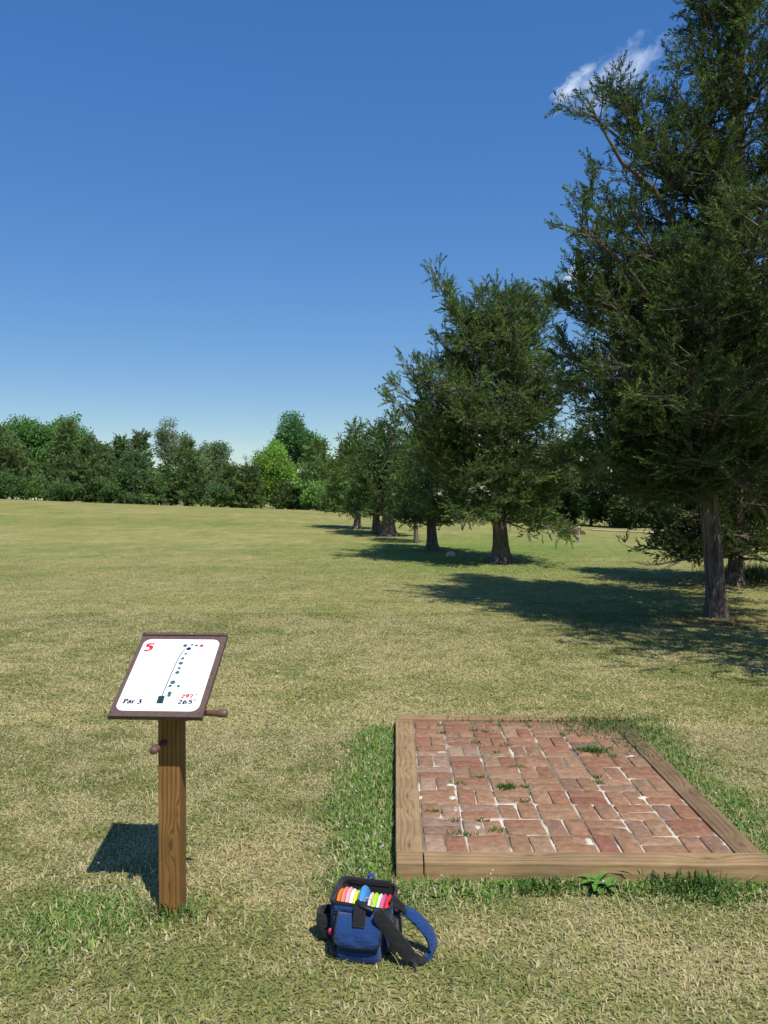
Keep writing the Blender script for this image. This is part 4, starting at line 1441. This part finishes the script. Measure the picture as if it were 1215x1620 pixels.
# --- the two big cedars on the right
ROWC = ((.036, .068, .018), (.066, .108, .026), (.054, .072, .022))
PROF1 = [(0, .55), (.14, .95), (.22, 1.08), (.36, 1.06), (.43, .95), (.47, .80), (.57, .62), (.63, .52), (.70, .38), (.77, .38), (.88, .34), (1, .08)]
cedar('largest cedar, its tall dark crown cut by the top and right picture edges', T1_BASE, 11.6, 2.4, PROF1, 21, crown0=.17, limbs=175, fs=.26, nl=20, lw=.032, ll=.31, sec=10, fpm=14, zmin=1.8, gain=1.55,
      lean=(.062, -.02), trunk_r=.128, flare=.38,
      leaders=[tip(968, 112, 11.6, 1.1), tip(1105, -20, 11.9, 1.1)],
      tips=[tip(912, 195, 11.2, .55), tip(925, 176, 11.8, .5), tip(905, 340, 11.0, .8), tip(908, 395, 11.6, .8), tip(918, 300, 11.4, .7), tip(1060, 140, 11.3, 1.0), tip(1098, 75, 11.6, 1.0),
            tip(930, 440, 12.4, 1.2), tip(905, 485, 11.8, 1.2), tip(905, 550, 12.2, 1.2), tip(915, 620, 11.8, 1.2), tip(920, 690, 12.4, 1.2), tip(935, 750, 12.2, 1.2), tip(985, 770, 11.6, 1.1), tip(960, 720, 11.2, 1.1), tip(1215, 640, 10.4, 1.1), tip(1000, 560, 10.6, 1.1), tip(990, 460, 10.8, 1.1), tip(1000, 350, 11, 1.1),
            tip(1150, 560, 9.6, 1.2), tip(1100, 420, 9.9, 1.2), tip(1190, 300, 9.8, 1.2), tip(1060, 640, 9.9, 1.1), tip(1180, 700, 9.9, 1.1), tip(1100, 715, 10.0, 1.3), tip(1045, 745, 10.6, 1.3), tip(1185, 750, 10.3, 1.2), tip(1135, 655, 9.6, 1.3), tip(1150, 740, 9.9, 1.2),
            tip(1010, 700, 10.9, 1.3), tip(1060, 755, 13.8, 1.2), tip(1000, 765, 13.2, 1.2), tip(960, 640, 10.9, 1.2), tip(1080, 560, 9.8, 1.2)],
      cols=((.032, .055, .014), (.067, .102, .022), (.049, .062, .019)))
PROF2 = [(0, .5), (.06, .72), (.14, .92), (.3, .98), (.5, 1.02), (.65, 1.0), (.75, .86), (.85, .76), (.94, .60), (1, .2)]
cedar('broad ragged cedar with flared trunk standing left of the largest cedar', T2_BASE, 7.35, 2.55, PROF2, 33, crown0=.15, limbs=130, fs=.31, nl=18, lw=.036, ll=.32, sec=8.5, fpm=11.5, zmin=1.1, zfree=(.5, .5, 1.65), gain=1.9,
      trunk_r=.20, flare=1.5, leaders=[tip(694, 450, 21.9, 1.1), tip(790, 470, 22.5, 1.0), tip(830, 466, 22, 1.0), tip(878, 460, 22.4, 1.0)],
      tips=[tip(612, 622, 21.6, .9), tip(620, 602, 22.2, .7), tip(648, 598, 21.2, 1.1), tip(685, 552, 22, 1.1), tip(690, 535, 22.4, 1), tip(655, 650, 21.8, 1.1), tip(668, 700, 21.4, 1.1),
            tip(935, 700, 22, 1.1), tip(905, 760, 21.8, 1.2), tip(862, 825, 21.4, 1.2), tip(845, 842, 21.2, 1.2), tip(905, 610, 22.3, 1)],
      cols=((.042, .071, .018), (.077, .114, .026), (.064, .078, .025)))
cedar('low spreading cedar behind the trunk of the largest cedar at the right edge', on_ground(1170, 925), 6.4, 2.35, [(0, .9), (.1, 1), (.4, .9), (.7, .6), (1, .1)], 55, crown0=.05, limbs=120, fs=.32, nl=13, lw=.046, ll=.42, zmin=.6, gain=1.4,
      sec=8, fpm=9, trunk_r=.13, tips=[tip(1058, 828, 16.2, 1.2), tip(1080, 850, 15.9, 1.2)], cols=((.030, .050, .012), (.060, .085, .018), (.045, .055, .016)))
cedar('cedar beyond the right edge of the picture whose shadow falls on the grass', (6.15, 6.7, 0), 8.2, 2.7, PROF2, 66, crown0=.14, limbs=60, fs=.42, nl=8, lw=.055, ll=.42, sec=6, fpm=4.5, trunk_r=.17)

# --- the row of cedars running away to the left of the broad one
FAR = dict(fs=.44, nl=13, lw=.048, ll=.36, sec=7.5, fpm=8, zmin=.8, gain=1.95)
ROWC = ((.036, .068, .018), (.066, .108, .026), (.054, .072, .022))
PR = [(0, .55), (.1, .85), (.25, 1), (.5, .95), (.7, .72), (.85, .45), (1, .08)]
b2 = on_ground(681, 871)
cedar('cedar with pale forked trunk, first to the left of the broad ragged cedar', b2, 4.5, 1.5, PR, 71, crown0=.12, limbs=56, trunk_r=.16, flare=.7, cols=ROWC, **FAR)
cedar('young cedar on a thin straight trunk left of the pale forked trunk', on_ground(658, 859), 4.3, 1.25, PR, 72, crown0=.28, limbs=40, trunk_r=.075, flare=.2, cols=ROWC, **FAR)
b4 = on_ground(616, 848)
cedar('cedar on a thick furrowed trunk in the middle of the row', b4, (at(616, 655, b4.y).z - b4.z), 1.9, PR, 73, crown0=.14, limbs=60, trunk_r=.27, flare=.6, cols=ROWC, tips=[tip(640, 690, b4.y, 1)], **FAR)
b5 = on_ground(596, 845)
cedar('cedar on a slim grey trunk just left of the thick furrowed trunk', b5, (at(590, 668, b5.y).z - b5.z), 1.75, PR, 74, crown0=.14, limbs=56, trunk_r=.15, flare=.5, cols=ROWC, **FAR)
b6 = on_ground(565, 837)
cedar('last cedar of the row, leftmost trunk under dense green crown', b6, (at(570, 664, b6.y).z - b6.z), 1.9, PR, 75, crown0=.10, limbs=60, trunk_r=.15, flare=.6, cols=((.050, .085, .018), (.085, .128, .026), (.062, .078, .020)), **FAR)

# --- the wood along the far left edge of the field
CON = [(0, .95), (.12, 1), (.35, .82), (.6, .55), (.8, .32), (1, .04)]
FULL = [(0, .8), (.12, 1), (.4, .95), (.65, .72), (.85, .40), (1, .05)]
FARC = dict(fs=.80, nl=10, lw=.06, ll=.42, sec=4.4, fpm=4.2, gain=2.6)
DK = ((.038, .064, .019), (.060, .088, .025), (.048, .062, .022))
OL = ((.042, .066, .020), (.062, .090, .026), (.052, .064, .024))


def far_base(px, Y):
    x = (px - 607.5) / F * Y
    return Vector((x, Y, float(ground_z(x, Y)) - .05))


def far_cedar(px, top, width, Y, label, seed, prof=CON, cols=DK, limbs=58):
    b = far_base(px, Y); H = at(px, top, Y).z - b.z
    return cedar(label, b, H, 1.28 * width * Y / F / 2, prof, seed, crown0=.02, limbs=limbs + 16, cols=cols, trunk_r=.16, up_top=40, **FARC)


def far_broad(px, top, width, Y, label, seed, cols, **kw):
    b = far_base(px, Y); H = at(px, top, Y).z - b.z
    return broadleaf(label, b, H, width * Y / F / 2, seed, cols, **kw)


BG = ((.055, .125, .028), (.075, .155, .035), (.045, .105, .028))
GG = ((.075, .105, .045), (.095, .130, .055), (.065, .092, .040))
far_cedar(2, 672, 104, 72, 'olive cedar at the left edge of the picture, foremost of the far wood', 101, FULL, OL)
far_cedar(106, 664, 92, 73, 'dark pointed cedar in front of the two bright broadleaf trees', 102, CON, DK)
far_cedar(140, 690, 100, 72, 'bushy dark cedar right of the dark pointed cedar', 103, FULL, DK)
far_broad(34, 642, 96, 80, 'rounded bright green tree with the highest top at far left', 104, BG, clumps=34, per=40, crown0=.10, fs=.95)
far_broad(105, 652, 100, 81, 'wide bright green tree beside the highest one at far left', 105, BG, clumps=36, per=40, crown0=.10, fs=.95)
far_broad(152, 690, 66, 79, 'lower sunny green tree sloping down to the right of the wide one', 106, ((.085, .165, .035), (.07, .14, .03)), clumps=24, per=36, crown0=.05, fs=.9)
far_cedar(192, 684, 52, 75, 'thin topped cedar with feathery spire before the airy tree', 107, [(0, 1), (.3, .95), (.55, .55), (.75, .3), (1, .04)], DK)
far_cedar(222, 680, 60, 76, 'slim dark cedar close to the left of the tall airy tree', 108, CON, DK)
far_cedar(212, 715, 92, 71, 'short wide layered cedar in front of the spires', 109, FULL, ((.042, .075, .026), (.062, .098, .032), (.05, .07, .026)))
far_broad(266, 658, 78, 82, 'tall airy grey green tree with sky showing through its crown', 110, GG, clumps=24, per=18, crown0=.42, airy=True, fs=.8, leaf=.26, nl=10)
far_broad(336, 676, 82, 77, 'grey green broadleaf tree right of the dark cedar with pale leaves', 111, GG, clumps=34, per=30, crown0=.06, fs=.85, leaf=.26)
far_cedar(296, 697, 72, 72, 'dark conical cedar between the airy tree and the pale one', 112, FULL, DK)
far_cedar(368, 735, 56, 73, 'low dark cedar at the foot of the pale grey green tree', 113, FULL, OL)
far_broad(392, 704, 30, 96, 'thin pale half bare tree in the gap left of the yellow green one', 114, ((.20, .21, .17), (.16, .17, .14)), clumps=16, per=7, crown0=.35, airy=True, fs=.6, leaf=.2, nl=6, trunk_r=.10,
          bark=bark_mat('pale_bark', (.20, .19, .17), (.33, .31, .28), (.42, .40, .37)))
far_broad(438, 697, 82, 76, 'rounded yellow green tree brightest in the far wood', 115, ((.105, .185, .024), (.13, .21, .03), (.085, .155, .025)), clumps=40, per=46, crown0=.04, fs=.8, leaf=.26)
far_cedar(394, 734, 48, 71, 'round dark cedar standing in front of the yellow green tree', 116, FULL, DK)
far_cedar(458, 762, 54, 71.5, 'squat dark cedar below the yellow green crown on its right side', 117, FULL, DK)
far_broad(470, 650, 94, 84, 'tall dark green broadleaf tree rising above all near the row of cedars', 118, ((.045, .100, .030), (.06, .125, .035), (.035, .08, .026)), clumps=32, per=34, crown0=.36, fs=.9)
far_cedar(503, 695, 66, 70, 'green cedar under the tall dark broadleaf, last before the row', 119, FULL, ((.050, .088, .022), (.075, .115, .028), (.055, .075, .022)))
far_broad(505, 765, 70, 68, 'low bright shrub at the field edge under the last green cedar', 120, ((.09, .16, .03), (.07, .13, .03)), clumps=16, per=26, crown0=.0, name='shrub', cat='shrub', fs=.7)
far_broad(55, 748, 60, 70, 'small light shrub at the field edge right of the leftmost cedar', 121, ((.07, .12, .03), (.055, .10, .028)), clumps=14, per=24, crown0=.0, name='shrub', cat='shrub', fs=.7)
far_broad(175, 745, 60, 70, 'small green shrub at the field edge below the sunny tree', 122, ((.055, .10, .028), (.045, .085, .025)), clumps=14, per=24, crown0=.0, name='shrub', cat='shrub', fs=.7)
far_broad(255, 735, 70, 74, 'shrub filling the foot of the tall airy tree', 123, ((.045, .085, .025), (.055, .10, .028)), clumps=16, per=28, crown0=.0, name='shrub', cat='shrub', fs=.75)
far_broad(390, 752, 60, 75, 'shrub between the pale tree and the round dark cedar', 124, ((.045, .085, .025), (.06, .11, .03)), clumps=16, per=26, crown0=.0, name='shrub', cat='shrub', fs=.75)

UN = ((.040, .075, .024), (.052, .092, .028))
for px, top, wd, Y, lab in ((20, 700, 120, 92, 'dark broadleaf tree behind the leftmost cedar of the far wood'), (180, 725, 110, 93, 'dark tree filling the gap behind the sunny sloping tree'),
                            (255, 742, 100, 92, 'dark tree low behind the tall airy tree'), (318, 735, 100, 93, 'dark tree behind the pale leaved grey green tree'),
                            (385, 738, 90, 90, 'dark tree low behind the thin half bare tree'), (445, 730, 110, 92, 'dark tree behind the yellow green one'), (525, 720, 110, 90, 'dark tree far behind the end of the cedar row')):
    far_broad(px, top, wd, Y, lab, 400 + px, UN, clumps=24, per=26, crown0=.0, fs=1.1)

far_broad(4, 752, 70, 69, 'dark shrub at the very left end of the field edge', 520, UN, clumps=14, per=28, crown0=.0, name='shrub', cat='shrub', fs=.7)
far_broad(96, 762, 60, 69, 'dark shrub at the foot of the dark pointed cedar', 521, UN, clumps=14, per=28, crown0=.0, name='shrub', cat='shrub', fs=.7)
far_broad(340, 768, 50, 69, 'dark shrub under the pale leaved tree', 522, UN, clumps=12, per=28, crown0=.0, name='shrub', cat='shrub', fs=.7)

# --- trees behind the big cedars on the right
def right_tree(px, top, width, Y, kind, label, seed, cols):
    if kind == 'c': return far_cedar(px, top, width * 1.1, Y, label, seed, FULL, cols, 60)
    return far_broad(px, top, width, Y, label, seed, cols, clumps=36, per=44, crown0=.0, fs=.7, leaf=.27)


SHADED_CEDAR = ((.016, .030, .009), (.025, .044, .012), (.020, .028, .010))  # cedar greens darkened: the shade these trees stand in is put into the colour
SHADED_LEAF = ((.020, .042, .011), (.028, .056, .014), (.017, .036, .010))  # broadleaf greens, likewise darkened to stand for shade
right_tree(555, 700, 80, 62, 'c', 'cedar behind the leftmost trunk of the row', 131, DK)
right_tree(640, 690, 110, 74, 'b', 'broadleaf tree far behind the middle of the row', 132, SHADED_LEAF)
right_tree(720, 680, 110, 74, 'b', 'dark tree seen behind the pale forked trunk', 133, SHADED_LEAF)
right_tree(800, 690, 110, 66, 'b', 'dark tree hidden behind the broad ragged cedar', 134, SHADED_LEAF)
right_tree(880, 705, 90, 50, 'c', 'dark cedar behind the blue topped marker post', 135, SHADED_CEDAR)
right_tree(935, 716, 84, 47, 'b', 'dark leafy tree just right of the blue topped marker post', 136, SHADED_LEAF)
right_tree(985, 735, 84, 45, 'b', 'low leafy tree behind the pale path left of the largest trunk', 137, SHADED_LEAF)
right_tree(1035, 728, 84, 46, 'c', 'dark cedar behind the path, close left of the largest trunk', 138, SHADED_CEDAR)
right_tree(1095, 712, 90, 45, 'b', 'leafy tree straight behind the largest trunk', 139, SHADED_LEAF)
right_tree(1160, 715, 90, 44, 'b', 'sunlit leafy tree right of the largest trunk', 140, ((.036, .075, .016), (.045, .09, .02)))
right_tree(1230, 705, 100, 43, 'b', 'leafy tree cut by the right edge of the picture', 141, SHADED_LEAF)

# tall weeds in the shade at the right edge
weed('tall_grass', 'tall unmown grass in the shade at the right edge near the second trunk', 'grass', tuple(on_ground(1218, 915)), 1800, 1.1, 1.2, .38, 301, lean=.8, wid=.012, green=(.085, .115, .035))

# ------------------------------------------------------------------ small things in the distance
# pale stones under the broad cedar
M_STONE = simple('pale_stone', (.58, .50, .42), .9, 9, .22, .5, .15, .02)
M_STONE2 = simple('peach_stone', (.62, .44, .32), .9, 9, .2, .5, .15, .02)


def stone(p, s, seed, mat, label):
    rr = random.Random(seed)
    bm = bmesh.new(); bmesh.ops.create_icosphere(bm, subdivisions=3, radius=1)
    pl = [(Vector((rr.uniform(-1, 1), rr.uniform(-1, 1), rr.uniform(-1, 1))).normalized(), rr.uniform(.62, .9)) for _ in range(9)]
    for v in bm.verts:
        for n_, d in pl:
            q = v.co.dot(n_)
            if q > d: v.co -= n_ * (q - d) * .9
        v.co = Vector((v.co.x * s[0], v.co.y * s[1], v.co.z * s[2] + s[2] * .7))
    o = bm_obj('stone', bm, mat, None, smooth=False); o.location = p
    return tag(o, label, 'stone', 'pale stones under the broad cedar')


sp0 = on_ground(711, 881)
stone(sp0 + Vector((.035, .12, 0)), (.15, .07, .095), 1, M_STONE, 'largest pale stone of the little heap on the grass, lying behind')
stone(sp0 + Vector((-.055, .0, 0)), (.065, .05, .055), 2, M_STONE2, 'small peach stone at the front left of the pale heap')
stone(sp0 + Vector((.06, -.01, 0)), (.06, .05, .05), 3, M_STONE2, 'small peach stone at the front right of the pale heap')

# marker post with a small blue and white plate
mp = on_ground(916, 860)
mk = thing('marker_post', 'thin grey marker post with small blue and white plate in the far grass', 'post', mp)
bm = bmesh.new(); bm_box(bm, (0, 0, .25), (.045, .045, .62), .006, 1); bm_obj('post', bm, simple('grey_post', (.34, .36, .37), .7, 20, .2, .2), mk)
bm = bmesh.new(); bm_box(bm, (0, 0, 0), (.055, .12, .020), .004, 1, Matrix.Translation((.0, -.02, .60)) @ Matrix.Rotation(rad(35), 4, 'X'))
pl_ = bm_obj('board', bm, simple('plate_blue', (.10, .16, .42), .4, 20, .15, 0), mk)
bm = bmesh.new(); bm_box(bm, (0, 0, .0125), (.035, .085, .004), 0, 1, Matrix.Translation((.0, -.02, .60)) @ Matrix.Rotation(rad(35), 4, 'X'))
bm_obj('plate', bm, simple('plate_white', (.75, .77, .80), .4, 20, .05, 0), mk)

# low reddish mound at the foot of the trees
mo = on_ground(906, 845)
bm = bmesh.new(); bmesh.ops.create_icosphere(bm, subdivisions=4, radius=1)
for v in bm.verts:
    nz_ = math.sin(v.co.x * 7 + 1) * math.cos(v.co.y * 6) * .07 + math.sin(v.co.x * 17) * math.sin(v.co.z * 13 + v.co.y * 11) * .05
    v.co = Vector((v.co.x * .55, v.co.y * .45, v.co.z * .24)) * (1 + nz_)
mo_o = bm_obj('mulch_mound', bm, simple('red_mulch', (.115, .058, .040), .95, 14, .4, .9, .1, .05), None, smooth=False)
mo_o.location = mo; tag(mo_o, 'low reddish brown mound at the field edge behind the marker post', 'mound')

# grey container with a yellow top between two trunks of the row
ct = on_ground(600, 843)
cn = thing('litter_bin', 'small grey bin with yellow top between two trunks of the cedar row', 'bin', ct)
bm = bmesh.new(); bm_lathe(bm, [(0, 0), (.15, 0), (.18, .36), (.17, .38), (0, .38)], 18); bm_obj('bin_body', bm, simple('bin_grey', (.22, .24, .23), .6, 12, .25, .1), cn, smooth=False)
bm = bmesh.new(); bm_lathe(bm, [(.16, .375), (.195, .39), (.195, .45), (.14, .50), (0, .52)], 18); bm_obj('lid', bm, simple('bin_yellow', (.72, .50, .02), .5, 12, .1, 0), cn, smooth=False)
